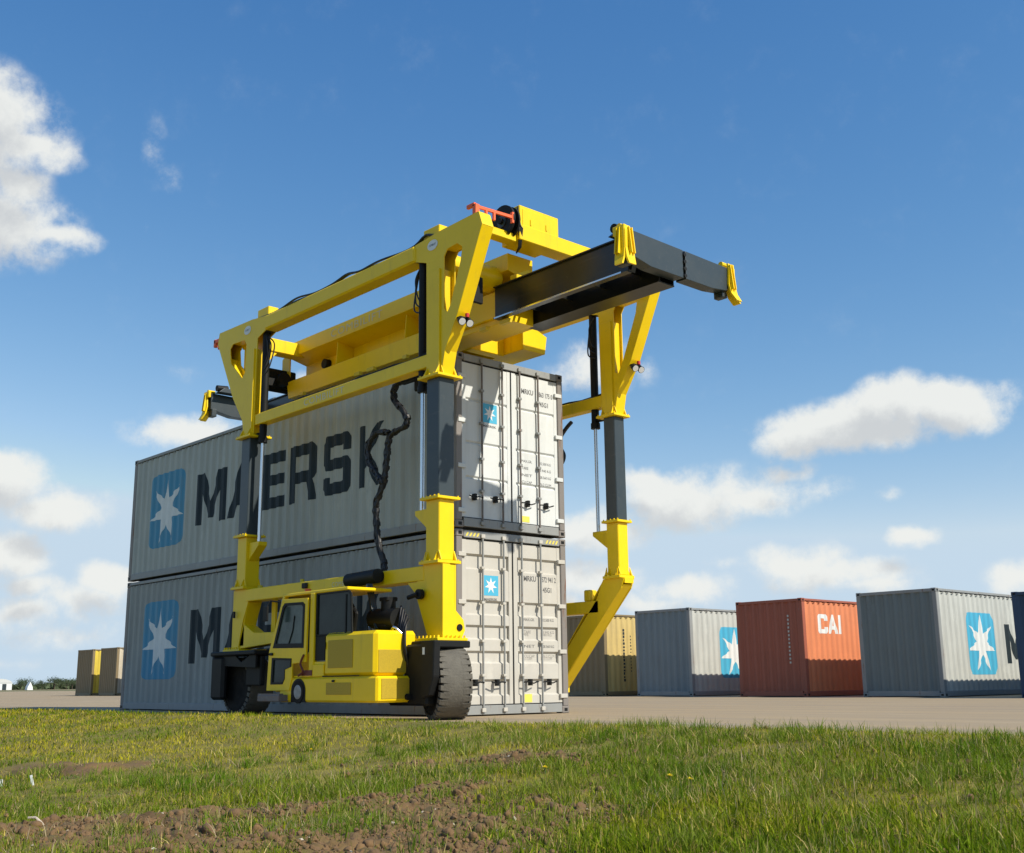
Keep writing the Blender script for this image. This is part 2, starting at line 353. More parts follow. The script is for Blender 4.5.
def text_bm(txt, w, h, bold=0., spacing=1., line=1.0):
    """flat text in the XZ plane facing -Y, left-bottom at the origin, scaled to w x h"""
    cu = bpy.data.curves.new('t', 'FONT'); cu.body = txt; cu.offset = bold; cu.space_character = spacing; cu.space_line = line; cu.resolution_u = 3
    o = bpy.data.objects.new('t', cu); me = o.to_mesh()
    b = bmesh.new(); b.from_mesh(me); o.to_mesh_clear(); bpy.data.objects.remove(o); bpy.data.curves.remove(cu)
    xs = [v.co.x for v in b.verts]; ys = [v.co.y for v in b.verts]
    x0, x1, y0, y1 = min(xs), max(xs), min(ys), max(ys)
    for v in b.verts: v.co = Vector(((v.co.x-x0)/(x1-x0)*w, 0, (v.co.y-y0)/(y1-y0)*h))
    return b
GLY = {
 'M': ([(0,0),(0,1),(.27,1),(.5,.42),(.73,1),(1,1),(1,0),(.78,0),(.78,.60),(.58,.10),(.42,.10),(.22,.60),(.22,0)], []),
 'A': ([(0,0),(.35,1),(.65,1),(1,0),(.76,0),(.69,.21),(.31,.21),(.24,0)], [[(.375,.40),(.625,.40),(.5,.76)]]),
 'E': ([(0,0),(0,1),(1,1),(1,.8),(.27,.8),(.27,.6),(.92,.6),(.92,.41),(.27,.41),(.27,.2),(1,.2),(1,0)], []),
 'R': ([(0,0),(0,1),(.84,1),(1,.88),(1,.47),(.86,.36),(1,0),(.74,0),(.61,.33),(.25,.33),(.25,0)], [[(.25,.53),(.25,.8),(.75,.8),(.75,.53)]]),
 'S': ([(0,.30),(0,.12),(.14,0),(.86,0),(1,.12),(1,.48),(.86,.60),(.25,.60),(.25,.8),(.75,.8),(.75,.70),(1,.70),(1,.88),(.86,1),(.14,1),(0,.88),(0,.53),(.14,.41),(.75,.41),(.75,.2),(.25,.2),(.25,.30)], []),
 'K': ([(0,0),(0,1),(.25,1),(.25,.60),(.68,1),(1,1),(.50,.53),(1,0),(.68,0),(.34,.38),(.25,.30),(.25,0)], []),
 'C': ([(.14,0),(0,.12),(0,.88),(.14,1),(.86,1),(1,.88),(1,.66),(.72,.66),(.72,.78),(.28,.78),(.28,.22),(.72,.22),(.72,.34),(1,.34),(1,.12),(.86,0)], []),
 'I': ([(0,0),(0,1),(1,1),(1,0)], [])}
LETTERS = (('M', -8.92, -7.65), ('A', -7.52, -6.25), ('E', -6.09, -5.27), ('R', -5.12, -4.16), ('S', -3.94, -3.02), ('K', -2.78, -2.02))
def block_text(txt, w, h, gap=.2, narrow={'I': .28}):
    """square-cut capitals as flat XZ artwork"""
    ws = [narrow.get(c, 1.) for c in txt]; u = w/(sum(ws)+gap*(len(txt)-1)); x = 0; b = bmesh.new()
    for c, k in zip(txt, ws):
        outer, holes = GLY[c]; es = []
        for loop in [outer]+holes:
            v = [b.verts.new((x+p[0]*u*k, 0, p[1]*h)) for p in loop]
            for i in range(len(v)): es.append(b.edges.new((v[i], v[(i+1) % len(v)])))
        bmesh.ops.triangle_fill(b, edges=es, use_beauty=True); x += u*(k+gap)
    return b
def star_pts(cx, cz, R, r, n=7, rot=PI/2):
    return [(cx+(R if k % 2 == 0 else r)*math.cos(rot+PI*k/n), cz+(R if k % 2 == 0 else r)*math.sin(rot+PI*k/n)) for k in range(2*n)]
def poly_bm(pts):
    b = bmesh.new(); vs = [b.verts.new((p[0], 0, p[1])) for p in pts]
    es = [b.edges.new((vs[i], vs[(i+1) % len(vs)])) for i in range(len(vs))]
    bmesh.ops.triangle_fill(b, edges=es, use_beauty=True); return b
def round_rect(x0, x1, z0, z1, r, n=5):
    o = []
    for (cx, cz, a0) in ((x1-r, z1-r, 0), (x0+r, z1-r, 90), (x0+r, z0+r, 180), (x1-r, z0+r, 270)):
        for k in range(n+1):
            a = math.radians(a0+90*k/n); o.append((cx+r*math.cos(a), cz+r*math.sin(a)))
    return o

# ------------------------------------------------------------------ shipping container
CL, CW, CH = 12.192, 2.438, 2.896
PITCHC, DEP = .278, .036
def corr(x0, x1, dep=DEP, pitch=PITCHC):
    """break points (x, depth) of trapezoid corrugation between x0 and x1"""
    n = int((x1-x0)/pitch); p = (x1-x0)/n; o = []
    for k in range(n):
        a = x0+k*p
        o += [(a, 0), (a+.26*p, 0), (a+.5*p, dep), (a+.76*p, dep)]
    o.append((x1, 0)); return o
def depth_at(prof, x):
    for (a, da), (b, db) in zip(prof, prof[1:]):
        if a <= x <= b: return da+(db-da)*(x-a)/max(b-a, 1e-6)
    return 0
def conform(b, prof, base_y, lift):
    """cut flat XZ artwork along the corrugation folds and lay it on the wall"""
    xs = [v.co.x for v in b.verts]; lo_, hi = min(xs), max(xs)
    for (x, d) in prof:
        if lo_ < x < hi: bmesh.ops.bisect_plane(b, geom=b.verts[:]+b.edges[:]+b.faces[:], plane_co=(x, 0, 0), plane_no=(1, 0, 0), dist=1e-5)
    for v in b.verts: v.co.y = base_y+depth_at(prof, v.co.x)-lift
    for f in b.faces:
        f.normal_update()
        if f.normal.y > 0: f.normal_flip()
    return b
def wall_mesh(prof, z0, z1, fn):
    b = bmesh.new(); A = [b.verts.new(fn(x, d, z0)) for x, d in prof]; B = [b.verts.new(fn(x, d, z1)) for x, d in prof]
    for i in range(len(prof)-1): b.faces.new([A[i], A[i+1], B[i+1], B[i]])
    return b
def art(b, name, m, parent):
    me = bpy.data.meshes.new(name); b.to_mesh(me); b.free(); return link(name, me, m, parent)

def container(loc, rz, label, group, mside, mend, mdoor, mframe, door='flat', art_kind='star', letters=True, name='shipping_container', codes=True, mpost=None, shift=0., dz=0., logo='logo_blue'):
    root = empty(name, loc, rz, label, 'container', group)
    L, W, H = CL, CW, CH
    f = MB()
    for z0, z1 in ((.0, .16), (H-.10, H-.012)):
        for y0, y1 in ((.0, .06), (W-.06, W)): f.box(-L+.16, -.16, y0+.004, y1-.004, z0+.02, z1, .006)
    f.box(-.06, 0, .16, W-.16, .02, .16, .006); f.box(-.08, 0, .16, W-.16, H-.13, H-.012, .006)
    f.box(-L, -L+.06, .16, W-.16, .02, .16, .006); f.box(-L, -L+.06, .16, W-.16, H-.10, H-.012, .006)
    for k in range(20): f.box(-L+.6+k*.58, -L+.66+k*.58, .07, W-.07, .03, .13)
    # short tie-down lugs along the top rail
    for k in range(41): f.box(-L+.35+k*.283, -L+.42+k*.283, -.004, .01, H-.125, H-.10)
    f.make('frame', mframe, root)
    for x0 in (-.16, -L):
        for y0 in (0, W-.16):
            MB().box(x0+.004, x0+.156, y0+.004 if y0 == 0 else y0+.03, y0+.13 if y0 == 0 else y0+.156, .118, H-.118, .01).make('corner_post', mpost or mframe, root)
            for z0 in (0, H-.118):
                c = MB().box(x0, x0+.178 if x0 < -1 else x0+.16, y0, y0+.16, z0, z0+.118, .012)
                c.make('corner_casting', M['rusty_post'] if mpost else mframe, root)
            # dark slots in the castings
    sl = MB()
    for y0 in (0, W-.16):
        for z0 in (0, H-.118):
            sl.box(.0005, .003, y0+.045, y0+.115, z0+.035, z0+.085); sl.box(-L-.003, -L-.0005, y0+.045, y0+.115, z0+.035, z0+.085)
            for x0 in (-.16, -L):
                if y0 == 0: sl.box(x0+.04, x0+.12, -.003, -.0005, z0+.03, z0+.09)
    sl.make('casting_slot', M['black'], root, split=True)
    prof = corr(-L+.16, -.16)
    w = wall_mesh(prof, .16, H-.10, lambda x, d, z: (x, .012+d, z)); art(w, 'side_wall', mside, root)
    w = wall_mesh(prof, .16, H-.10, lambda x, d, z: (x, W-.012-d, z)); art(w, 'side_wall', mside, root)
    pe = corr(.13, W-.13, .045, .25)
    w = wall_mesh(pe, .16, H-.10, lambda y, d, z: (-L+.012+d, y, z)); art(w, 'front_wall', mend, root)
    pr = corr(-L+.08, -.1, .02, .42)
    w = wall_mesh(pr, .05, W-.05, lambda x, d, y: (x, y, H-.02-d)); art(w, 'roof', mside, root)
    MB().box(-L+.07, -.07, .07, W-.07, .13, .16).make('floor_panel', M['black'], root)
    # doors
    ym = W/2
    if door == 'flat': rec = [(.80, .86), (1.38, 1.44), (2.10, 2.16)]; rd = .028
    else: rec = [(.30, .56), (.80, 1.0), (1.17, 1.40), (1.55, 1.79), (2.27, 2.52)]; rd = .042
    for side in (0, 1):
        y0, y1 = (.13, ym-.012) if side == 0 else (ym+.012, W-.13)
        pz = [(.17, 0)]
        for (a, b_) in rec: pz += [(a, 0), (a+.03, rd), (b_-.03, rd), (b_, 0)]
        pz.append((H-.14, 0))
        b = bmesh.new(); xo = -.035
        A = [b.verts.new((xo-d, y0+.09, z)) for z, d in pz]; B = [b.verts.new((xo-d, y1-.07, z)) for z, d in pz]
        for i in range(len(pz)-1): b.faces.new([A[i], B[i], B[i+1], A[i+1]])
        me = bpy.data.meshes.new('t'); b.to_mesh(me); b.free()
        d_ = MB(); d_.bm.from_mesh(me); bpy.data.meshes.remove(me)
        d_.box(-.075, -.03, y0, y0+.094, .17, H-.14, .004); d_.box(-.075, -.03, y1-.074, y1, .17, H-.14, .004)
        d_.box(-.11, -.09, y0, y1, .17, H-.14)
        dr = d_.make('door', mdoor, root)
        MB().box(-.05, -.026, y1-.002 if side == 0 else y0-.012, y1+.012 if side == 0 else y0+.002, .17, H-.14).make('gasket', M['black'], dr)
        g = MB()
        for z in (.165, H-.142): g.box(-.045, -.028, y0, y1, z-.012, z+.012)
        g.make('gasket', M['black'], dr, split=True)
        if not codes: continue
        for ry in ((.54, .99) if side == 0 else (1.39, 1.82)):
            r = MB(); r.cyl((.012, ry, .05), (.012, ry, H-.06), .017, 10)
            r.make('lock_rod', M['steel'] if door == 'flat' else mframe, dr, smooth=True)
            k = MB()
            for z in (.09, H-.09): k.box(-.03, .035, ry-.04, ry+.04, z-.03, z+.03, .004)
            for z in (.62, 1.15, 1.75, 2.3): k.box(-.03, .032, ry-.035, ry+.035, z-.02, z+.02, .003)
            k.make('rod_bracket', M['g_frame'] if door == 'flat' else mdoor, dr, split=True)
            h = MB(); z = .50
            sgn = -1 if (side == 0) else 1
            a = ry; 
            h.tube([(.03, a, z+.01), (.045, a+sgn*.10, z+.015), (.045, a+sgn*.2, z-.01), (.04, a+sgn*.30, z+.02)], .011, 6)
            h.box(-.03, .04, a+sgn*.16-.025, a+sgn*.16+.025, z-.045, z+.06, .003)
            h.make('handle', M['black'], dr)
        hg = MB(); ye = y0 if side == 0 else y1
        for z in (.28, 1.0, 1.75, 2.5):
            hg.box(-.03, .012, (ye-.09) if side == 0 else (ye-.07), (ye+.07) if side == 0 else (ye+.09), z-.035, z+.035, .006)
        hg.make('hinge', mdoor, dr, split=True)
    if codes:
        def dtext(t, y, z, w, h, m=M['stencil'], bold=0.0, nm='marking'):
            b = text_bm(t, w, h, bold)
            for v in b.verts: v.co = Vector((-.0325, y+v.co.x, z+v.co.z))
            b.normal_update()
            for fc in b.faces:
                if fc.normal.x < 0: fc.normal_flip()
            return art(b, nm, m, root)
        num = ('MRKU', '572 941 2') if door != 'flat' else ('MRKU', '863 175 0')
        zt = 2.14 if door != 'flat' else 2.42
        dtext(num[0], 1.47, zt, .28, .09, bold=.02); dtext(num[1], 1.88, zt, .33, .09, bold=.02); dtext('45G1', 1.90, zt-.17, .2, .085, bold=.02)
        z = 1.46 if door != 'flat' else 1.22
        for k, (a, b_) in enumerate((('MAX.GR.', '32.500 KG'), ('TARE', '3.940 KG'), ('NET', '28.560 KG'), ('CU.CAP.', '76.3 CU.M'))):
            zz = (1.49, 1.29, 1.06, .90)[k] if door != 'flat' else z-k*.12
            dtext(a, 1.46, zz, .24 if k != 1 else .15, .045); dtext(b_, 1.88, zz, .26, .045)
        # small square logo on the left door
        for (pts, m, lift, nm) in (([(.585, 1.87), (.905, 1.87), (.905, 2.19), (.585, 2.19)], M['logo_blue'], .0005, 'logo_panel'),
                                   (star_pts(.745, 2.03, .135, .055), M['white'], .003, 'logo_star')):
            b = poly_bm(pts)
            if door != 'flat':
                for v in b.verts: v.co.z += 0
            for v in b.verts: v.co = Vector((-.0325+lift, v.co.x, v.co.z-(.08 if door == 'flat' else 0)))
            b.normal_update()
            for fc in b.faces:
                if fc.normal.x < 0: fc.normal_flip()
            art(b, nm, m, root)
        dtext('MAERSK', .60, 1.79 if door != 'flat' else 1.71, .29, .04, bold=.02)
        MB().box(-.0325, -.0305, 1.45, 1.62, .20 if door == 'flat' else .19, .30 if door == 'flat' else .32).make('yellow_plate', M['hazard'], root)
        # hazard stripes on the header
        hz = MB()
        for y0 in ((.19, 1.95)):
            for k in range(4):
                a = y0+k*.075; hz.hexa([(.0005, a, H-.105), (.0005, a+.035, H-.105), (.003, a+.035, H-.105), (.003, a, H-.105), (.0005, a+.035, H-.045), (.0005, a+.07, H-.045), (.003, a+.07, H-.045), (.003, a+.035, H-.045)])
        if door != 'flat': hz.make('hazard_stripe', M['hazard'], root, split=True)
    if art_kind == 'star':
        ax = shift
        b = conform(poly_bm(round_rect(-11.22+ax, -9.55+ax, .66-dz, 2.37-dz, .24)), prof, .012, .003); art(b, 'logo_panel', M[logo], root)
        b = conform(poly_bm(star_pts(-10.385+ax, 1.50-dz, .82, .30, 7, PI/2)), prof, .012, .006); art(b, 'logo_star', M['logo_white'], root)
        if letters:
            b = bmesh.new()
            for ch_, xa_, xb_ in LETTERS:
                c_ = block_text(ch_, xb_-xa_, 1.12)
                for v in c_.verts: v.co.x += xa_+ax; v.co.z += .97-dz
                me = bpy.data.meshes.new('t'); c_.to_mesh(me); c_.free(); b.from_mesh(me); bpy.data.meshes.remove(me)
            conform(b, prof, .012, .003); art(b, 'lettering', M['letter'], root)
    elif art_kind == 'CAI':
        b = block_text('CAI', 1.25, .58, .14)
        for v in b.verts: v.co.x += -L+.85; v.co.z += 1.86
        conform(b, prof, .012, .003); art(b, 'lettering', M['logo_white'], root)
    elif art_kind == 'column':
        # two upright columns of small worn marks, too small in the photograph to read
        rr2 = random.Random(5)
        for (xx, n, z1, sz) in ((-L+1.0, 16, 2.28, .11), (-L+1.42, 12, 2.08, .07)):
            for k in range(n):
                w_ = sz*rr2.uniform(.6, 1.1); h_ = sz*rr2.uniform(.55, .9); z_ = z1-k*(1.9 if sz > .1 else 1.35)/n
                b = conform(poly_bm([(xx, z_), (xx+w_, z_), (xx+w_, z_+h_), (xx, z_+h_)]), prof, .012, .003); art(b, 'marking', M['letter'], root)
    return root

GS = 'grey containers stacked two high in the carrier'
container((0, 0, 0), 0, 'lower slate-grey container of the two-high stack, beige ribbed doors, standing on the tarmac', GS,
          M['g_side_low'], M['g_side_low'], M['g_door_low'], M['g_frame'], door='ribbed', mpost=M['rusty_post'], logo='logo_shaded')
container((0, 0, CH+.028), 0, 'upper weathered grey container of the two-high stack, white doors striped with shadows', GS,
          M['g_side'], M['g_side'], M['g_door'], M['g_frame'], door='flat', mpost=M['rusty_post'], logo='logo_shaded')
# ---- row in the background: front walls face the camera side, near long side faces +X
GR = 'containers parked in a row across the apron'
Y0 = 18.4
def row(xr, y0, label, ms, me_, mf, rz=0, **kw):
    return container((xr-0*CW, y0+CL, 0), PI/2+rz, label, GR, ms, me_, me_, mf, codes=False, shift=.6, dz=.08, **kw)
row(-14.6, 18.84, 'tan container with shade-browned end wall and small black upright markings, just right of the stack', M['tan'], M['tan_end'], M['tan_end'], art_kind='column')
row(-10.6, 18.76, 'small-looking grey container with a shade-coloured end in the row between the tan one and the rust-red one', M['g_row'], M['g_row_end'], M['g_frame'])
row(-5.8, 18.14, 'rust-red container with white CAI lettering on its orange sunlit side, end wall coloured in shade', M['rust_c'], M['rust_end'], M['rust_end'], art_kind='CAI')
# faint vertical dashes stencilled down the rust container's shade-coloured end wall
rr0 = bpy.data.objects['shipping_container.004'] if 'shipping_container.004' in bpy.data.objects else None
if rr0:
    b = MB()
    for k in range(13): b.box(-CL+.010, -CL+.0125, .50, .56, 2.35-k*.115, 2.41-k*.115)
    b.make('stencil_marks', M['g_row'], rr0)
row(-1.42, 17.95, 'container with shade-darkened end, pale side and full star logo, right of the rust-red container', M['g_row'], M['g_row_end_dark'], M['g_frame'])
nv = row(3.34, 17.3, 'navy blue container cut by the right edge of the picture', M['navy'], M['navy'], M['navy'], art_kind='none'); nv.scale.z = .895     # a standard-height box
row(-58.9, 18.4, 'distant yellow container with shade-browned end, far left of all', M['yel_c'], M['tan_end'], M['tan_end'], art_kind='none')
row(-54.75, 18.2, 'distant cream container with shade-browned end and pale blue logo, left of the stack', M['cream_c'], M['tan_end'], M['tan_end'], letters=False)
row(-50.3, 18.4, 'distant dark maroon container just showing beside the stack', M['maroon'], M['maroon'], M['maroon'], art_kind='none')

# ------------------------------------------------------------------ straddle carrier
XC, YC = -2.10, 1.075
OFF = (XC, YC, 0)
sc = empty('straddle_carrier', OFF, 0, 'tall yellow straddle carrier on black wheels standing astride the two stacked grey containers', 'straddle carrier')
def B(): return MB(OFF)
LX = 2.82           # leg centres at XC +- LX
YN, YF = -.90, 3.05  # leg centres in y
Y_, D_, K_ = M['yellow'], M['slate'], M['black']
H7 = 7.36
for sx in (1, -1):
    for ysgn, yc in ((-1, YN), (1, YF)):
        k_ = 1. if ysgn < 0 else .86
        X = lambda dx, k_=k_, ysgn=ysgn: XC+sx*(LX-(.08 if ysgn > 0 else 0)+(dx*k_ if abs(dx) < .3 else dx))      # dx outward from the leg centre
        out = ysgn
        # lower sleeve
        b = B(); w_ = .145*k_; b.box(X(-.16), X(.155), yc-w_, yc+w_, 2.26, 3.16, .012)
        b.box(X(-.225), X(.215), yc-.215*k_, yc+.215*k_, 3.16, 3.20, .004)
        b.box(X(-.23), X(.225), yc-.22*k_, yc+.22*k_, 2.21, 2.255, .004)
        b.prism([(X(-.16), 2.72), (X(-.16), 3.05), (X(-.50), 3.05), (X(-.50), 2.98)], 'y', yc-.09, yc+.09, .006)
        for k in (-1, 1):
            b.prism([(X(.155), 2.26), (X(.215), 2.26), (X(.155), 2.40)], 'y', yc+k*.14-.01, yc+k*.14+.01)
            b.prism([(X(-.16), 2.26), (X(-.22), 2.26), (X(-.16), 2.40)], 'y', yc+k*.14-.01, yc+k*.14+.01)
            b.prism([(yc+k*w_, 2.26), (yc+k*(w_+.06), 2.26), (yc+k*w_, 2.40)], 'x', X(.1), X(.12)); b.prism([(yc+k*w_, 2.26), (yc+k*(w_+.06), 2.26), (yc+k*w_, 2.40)], 'x', X(-.1), X(-.12))
        bo = b
        for k in range(5):
            for s in (-1, 1):
                bo.cyl((X(-.19+.095*k), yc+s*.185*k_, 3.2), (X(-.19+.095*k), yc+s*.185*k_, 3.222), .013, 6)
                bo.cyl((X(-.19+.095*k), yc+s*.19*k_, 2.255), (X(-.19+.095*k), yc+s*.19*k_, 2.277), .013, 6)
        leg = b.make('leg', Y_, sc)
        B().box(X(-.15), X(.15), yc-.15*k_, yc+.15*k_, 3.20, 5.02, .012).make('inner_column', D_, leg)
        # hydraulic cylinder on the inboard side
        xi = X(-.44 if sx > 0 else -.36)
        B().cyl((xi, yc, 3.0), (xi, yc, 5.0), .034, 16).make('piston_rod', M['chrome'], leg, smooth=True)
        b = B(); b.cyl((xi, yc, 4.98), (xi, yc, 7.05), .07, 18); b.cyl((xi, yc, 4.90), (xi, yc, 5.0), .085, 18)
        b.box(min(xi, X(-.15)), max(xi, X(-.15)), yc-.05, yc+.05, 5.02, 5.10)
        b.make('cylinder_barrel', K_, leg, smooth=True)
        # head: column, raking strut, top box
        b = B()
        hw = .115
        b.box(X(-.27), X(.24), yc-.24*k_, yc+.24*k_, 5.02, 5.06, .004)
        H = lambda dx, z: X(dx+(.26*(z-5.06)/2.3 if sx < 0 else 0))
        ring_o = [(X(-.20), 5.06), (X(.16), 5.06), (X(.25), 5.42), (H(.56, 5.95), 5.95), (H(1.12, 7.17), 7.17), (H(1.04, 7.4), 7.40), (X(.0), H7+.01), (X(-.34), H7-.04), (X(-.52), H7-.04), (X(-.52), 7.04), (X(-.22), 6.94)]
        win = [(X(.20), 6.92), (X(.28), 7.03), (H(.60, 7), 7.06), (H(.74, 7), 6.98), (H(.70, 6.76), 6.76), (X(.36), 5.95), (X(.29), 5.76), (X(.20), 5.80)]
        if ysgn < 0:      # near side: smaller rounded openings
            win = ([(X(.20), 6.92), (X(.28), 7.02), (H(.52, 7), 7.04), (H(.62, 7), 6.96), (H(.60, 6.7), 6.66), (X(.46), 6.38), (X(.32), 6.26), (X(.21), 6.36)] if sx < 0 else
                   [(X(.22), 6.92), (X(.30), 7.02), (X(.54), 7.04), (X(.66), 6.95), (X(.62), 6.74), (X(.38), 6.10), (X(.30), 6.0), (X(.22), 6.08)])
        for (t0, t1) in ((yc-hw, yc-hw+.018), (yc+hw-.018, yc+hw)):
            b.plate(ring_o, [win], 'y', t0, t1)
        # boxed-in column and strut between the two side plates
        b.box(X(-.16), X(.14), yc-.145, yc+.145, 5.07, 6.75, .004)
        def strip(p, q, th):
            p, q = Vector((p[0], yc, p[1])), Vector((q[0], yc, q[1])); b.beam(p, q, th, hw*2-.002, up=(0, 1, 0))
        strip((H(.55, 5.95), 5.95), (H(1.11, 7.17), 7.17), .02); strip((X(.24), 5.42), (H(.55, 5.95), 5.95), .02); strip((X(.155), 5.07), (X(.24), 5.42), .02); strip((X(.38), 5.95), (H(.73, 6.79), 6.79), .02)
        strip((H(1.115, 7.17), 7.17), (H(1.04, 7.4), 7.385), .02); strip((X(.0), H7), (H(1.04, 7.4), 7.39), .02); strip((X(-.52), H7-.05), (X(-.0), H7-.004), .02)
        strip((X(.24), 7.04), (X(.76), 7.06), .02)
        # gussets on the base flange
        for s in (-1, 1):
            b.prism([(X(.15), 5.06), (X(.23), 5.06), (X(.17), 5.2)], 'y', yc+s*.12-.01, yc+s*.12+.01)
            b.prism([(yc+s*.14, 5.06), (yc+s*.225*k_, 5.06), (yc+s*.14, 5.22)], 'x', X(.13), X(.15)); b.prism([(yc+s*.14, 5.06), (yc+s*.225*k_, 5.06), (yc+s*.14, 5.22)], 'x', X(-.13), X(-.15))
        bo = b
        for k in range(5):
            for s in (-1, 1): bo.cyl((X(-.23+.11*k), yc+s*.21*k_, 5.06), (X(-.23+.11*k), yc+s*.21*k_, 5.085), .014, 6)
        hd = b.make('leg_head', Y_, sc, bevel=.004)
        # oval badge on the outer plate
        yb = yc+out*(hw+.006); XB = X(-.06 if sx > 0 else .17)
        bd = bmesh.new(); bmesh.ops.create_circle(bd, cap_ends=True, segments=28, radius=1)
        for v in bd.verts: v.co = Vector((XB+v.co.x*.13, yb, 7.19+v.co.y*.085))-Vector(OFF)
        art(bd, 'badge', M['white'], hd)
        bd = text_bm('COMBILIFT', .17, .035)
        for v in bd.verts: v.co = Vector((XB-.085+v.co.x, yb+out*.003, 7.175+v.co.z))-Vector(OFF)
        art(bd, 'badge_lettering', M['slate'], hd)
        if sx == 1:
            for k in (0, 1):
                c = Vector((X(.60), yc-.09+k*.15, 5.80)); q_ = Vector((.80, -.25, -.55)).normalized()
                lp = B().cyl(c-q_*.05, c+q_*.055, .045, 14, .062).make('work_lamp', K_, hd, smooth=True)
                B().cyl(c+q_*.054, c+q_*.062, .053, 14).make('lamp_lens', M['lens'], hd)
            B().beam((X(.50), yc, 5.86), (X(.60), yc, 5.86), .2, .02).make('lamp_bracket', K_, hd)
            B().cyl((X(.60), yc+.03, 5.87), (X(.60), yc+.03, 5.93), .032, 12).make('red_beacon', M['red'], hd, smooth=True)

# long beams joining the heads on each side
for yc, out in ((YN, -1), (YF, 1)):
    b = B(); b.box(XC-LX+.5, XC+LX-.5, yc-.15, yc+.15, 7.03, 7.31, .03)
    tb = b.make('top_beam', Y_, sc)
    hs = B()
    for k, dy in enumerate((-.08, 0, .07)):
        pts = []
        for i in range(61):
            t = i/60; x = XC-LX-.15+t*(2*LX+.25)
            z = 7.345+.012*math.sin(9*t*PI+k)+(.07*math.exp(-((t-.56)/.05)**2))+(.09*math.exp(-((t-.93)/.03)**2))+(.03*math.exp(-((t-.3)/.06)**2))
            pts.append((x, yc+dy+.02*math.sin(5*t*PI+k*2), z+.02*(k == 1)))
        hs.tube(pts, .02, 6)
    hs.make('hydraulic_hose', M['hose'], tb, smooth=True)
    b = B(); b.box(XC-LX+.20, XC+LX-.20, yc-.10, yc+.10, 5.245, 5.455, .012)
    ti = b.make('tie_beam', Y_, sc)
    hs = B(); hs.box(XC-LX+.9, XC+LX-.25, yc-.04, yc+.05, 5.456, 5.48); hs.tube([(XC-LX+.6+i*.3, yc-.04+.02*math.sin(i), 5.48+.012*math.sin(i*2.1)) for i in range(17)], .02, 6)
    hs.make('cable_tray', K_, ti)
    t = text_bm('COMBILIFT', 1.25, .12, 0, 1.1)
    for v in t.verts: v.co = Vector((-3.0+v.co.x, yc-.103, 5.29+v.co.z))-Vector(OFF)
    art(t, 'lettering', M['cream'], ti)
    # small yellow boxes on the corners
    for sx in (1, -1):
        B().box(XC+sx*(LX-.42), XC+sx*(LX-.02), yc-.02, yc+.2, 7.37, 7.56, .01).make('junction_box', Y_, sc)

# lifting cross beams between the two sides
x0 = XC+LX+.72
b = B(); b.box(x0-.15, x0+.15, -.02, YF-.11, 7.27, 7.53, .012); b.box(x0-.12, x0+.08, YN+.11, -.02, 7.24, 7.37, .01)
b.box(x0-.13, x0+.13, YF-.45, YF-.11, 7.05, 7.27, .01)
b.make('cross_beam', Y_, sc)
b = B(); b.cyl((.55, YN+.3, 6.95), (.55, .35, 6.95), .22, 24); b.cyl((.55, YN+.12, 6.95), (.55, YN+.3, 6.95), .26, 24); b.make('lift_drum', Y_, sc, smooth=True)
b = B(); b.prism([(.30, 6.80), (1.15, 6.80), (1.15, 6.96), (.55, 7.02), (.30, 6.90)], 'x', 1.0, 1.16, .008); b.make('hanger_bracket', Y_, sc)
b = B(); b.prism([(YN+.22, 6.30), (YN+.40, 6.24), (YN+.50, 6.34), (YN+.44, 6.46), (YN+.44, 6.78), (YN+.24, 6.80)], 'x', .86, .90, .004); b.make('hanger_bracket', Y_, sc)
b = B(); b.box(.80, .86, YN+.35, YN+.75, 6.36, 6.8, .01); b.make('hanger_bracket', K_, sc)
x1 = XC-LX-.62
b = B(); b.box(x1-.15, x1+.15, YN+.11, YF-.11, 6.98, 7.25, .012)
b.prism([(YN+.12, 6.30), (YN+.12, 6.98), (YN+.75, 6.98)], 'x', x1-.08, x1+.12, .006)
b.make('cross_beam', Y_, sc)
b = B(); b.box(-6.15, -5.85, -.1, .55, 6.40, 6.78, .02); b.cyl((-5.85, .2, 6.55), (-5.7, .2, 6.55), .14, 16); b.cyl((-6.0, -.35, 6.42), (-6.0, .9, 6.42), .09, 12)
b.make('drive_unit', K_, sc)
x0 = XC+LX+.66
cab_ = B().box(x0-.30, x0+.19, .0, .86, 7.44, 7.86, .012).make('electric_cabinet', Y_, sc)
b = B(); b.box(x0+.191, x0+.197, .06, .80, 7.50, 7.80, .003)
for y in (.22, .56): b.box(x0+.197, x0+.21, y, y+.025, 7.56, 7.66, .002)
b.make('cabinet_door', Y_, cab_)
b = B(); b.box(x0-.26, x0+.17, .02, .74, 7.28, 7.436, .008)
b.make('cabinet_bracket', Y_, cab_)
b = B(); b.lathe([(-.02, .27), (.02, .27), (.02, .12), (.10, .12), (.10, .27), (.13, .27)], (x0+.02, -.20, 7.56), 'y', 32)
b.cyl((x0+.02, -.28, 7.56), (x0+.02, .0, 7.56), .05, 12)
rl = b.make('hose_reel', K_, sc, smooth=True)
b = B(); b.lathe([(-.175, .10), (-.17, .10), (-.17, .02)], (x0+.02, -.20+.14, 7.56), 'y', 20)
b.make('reel_hub', M['slate'], rl)
# hoses falling from the reel
b = B()
for k in range(4): b.tube([(x0+.18+.01*k, -.03, 7.82-.1*k), (x0+.20+.01*k, -.02+.015*k, 7.45), (x0+.16, .015*k, 7.16), (x0+.05, .05, 7.10)], .012, 6)
b.make('hydraulic_hose', M['hose'], sc, smooth=True, split=True)
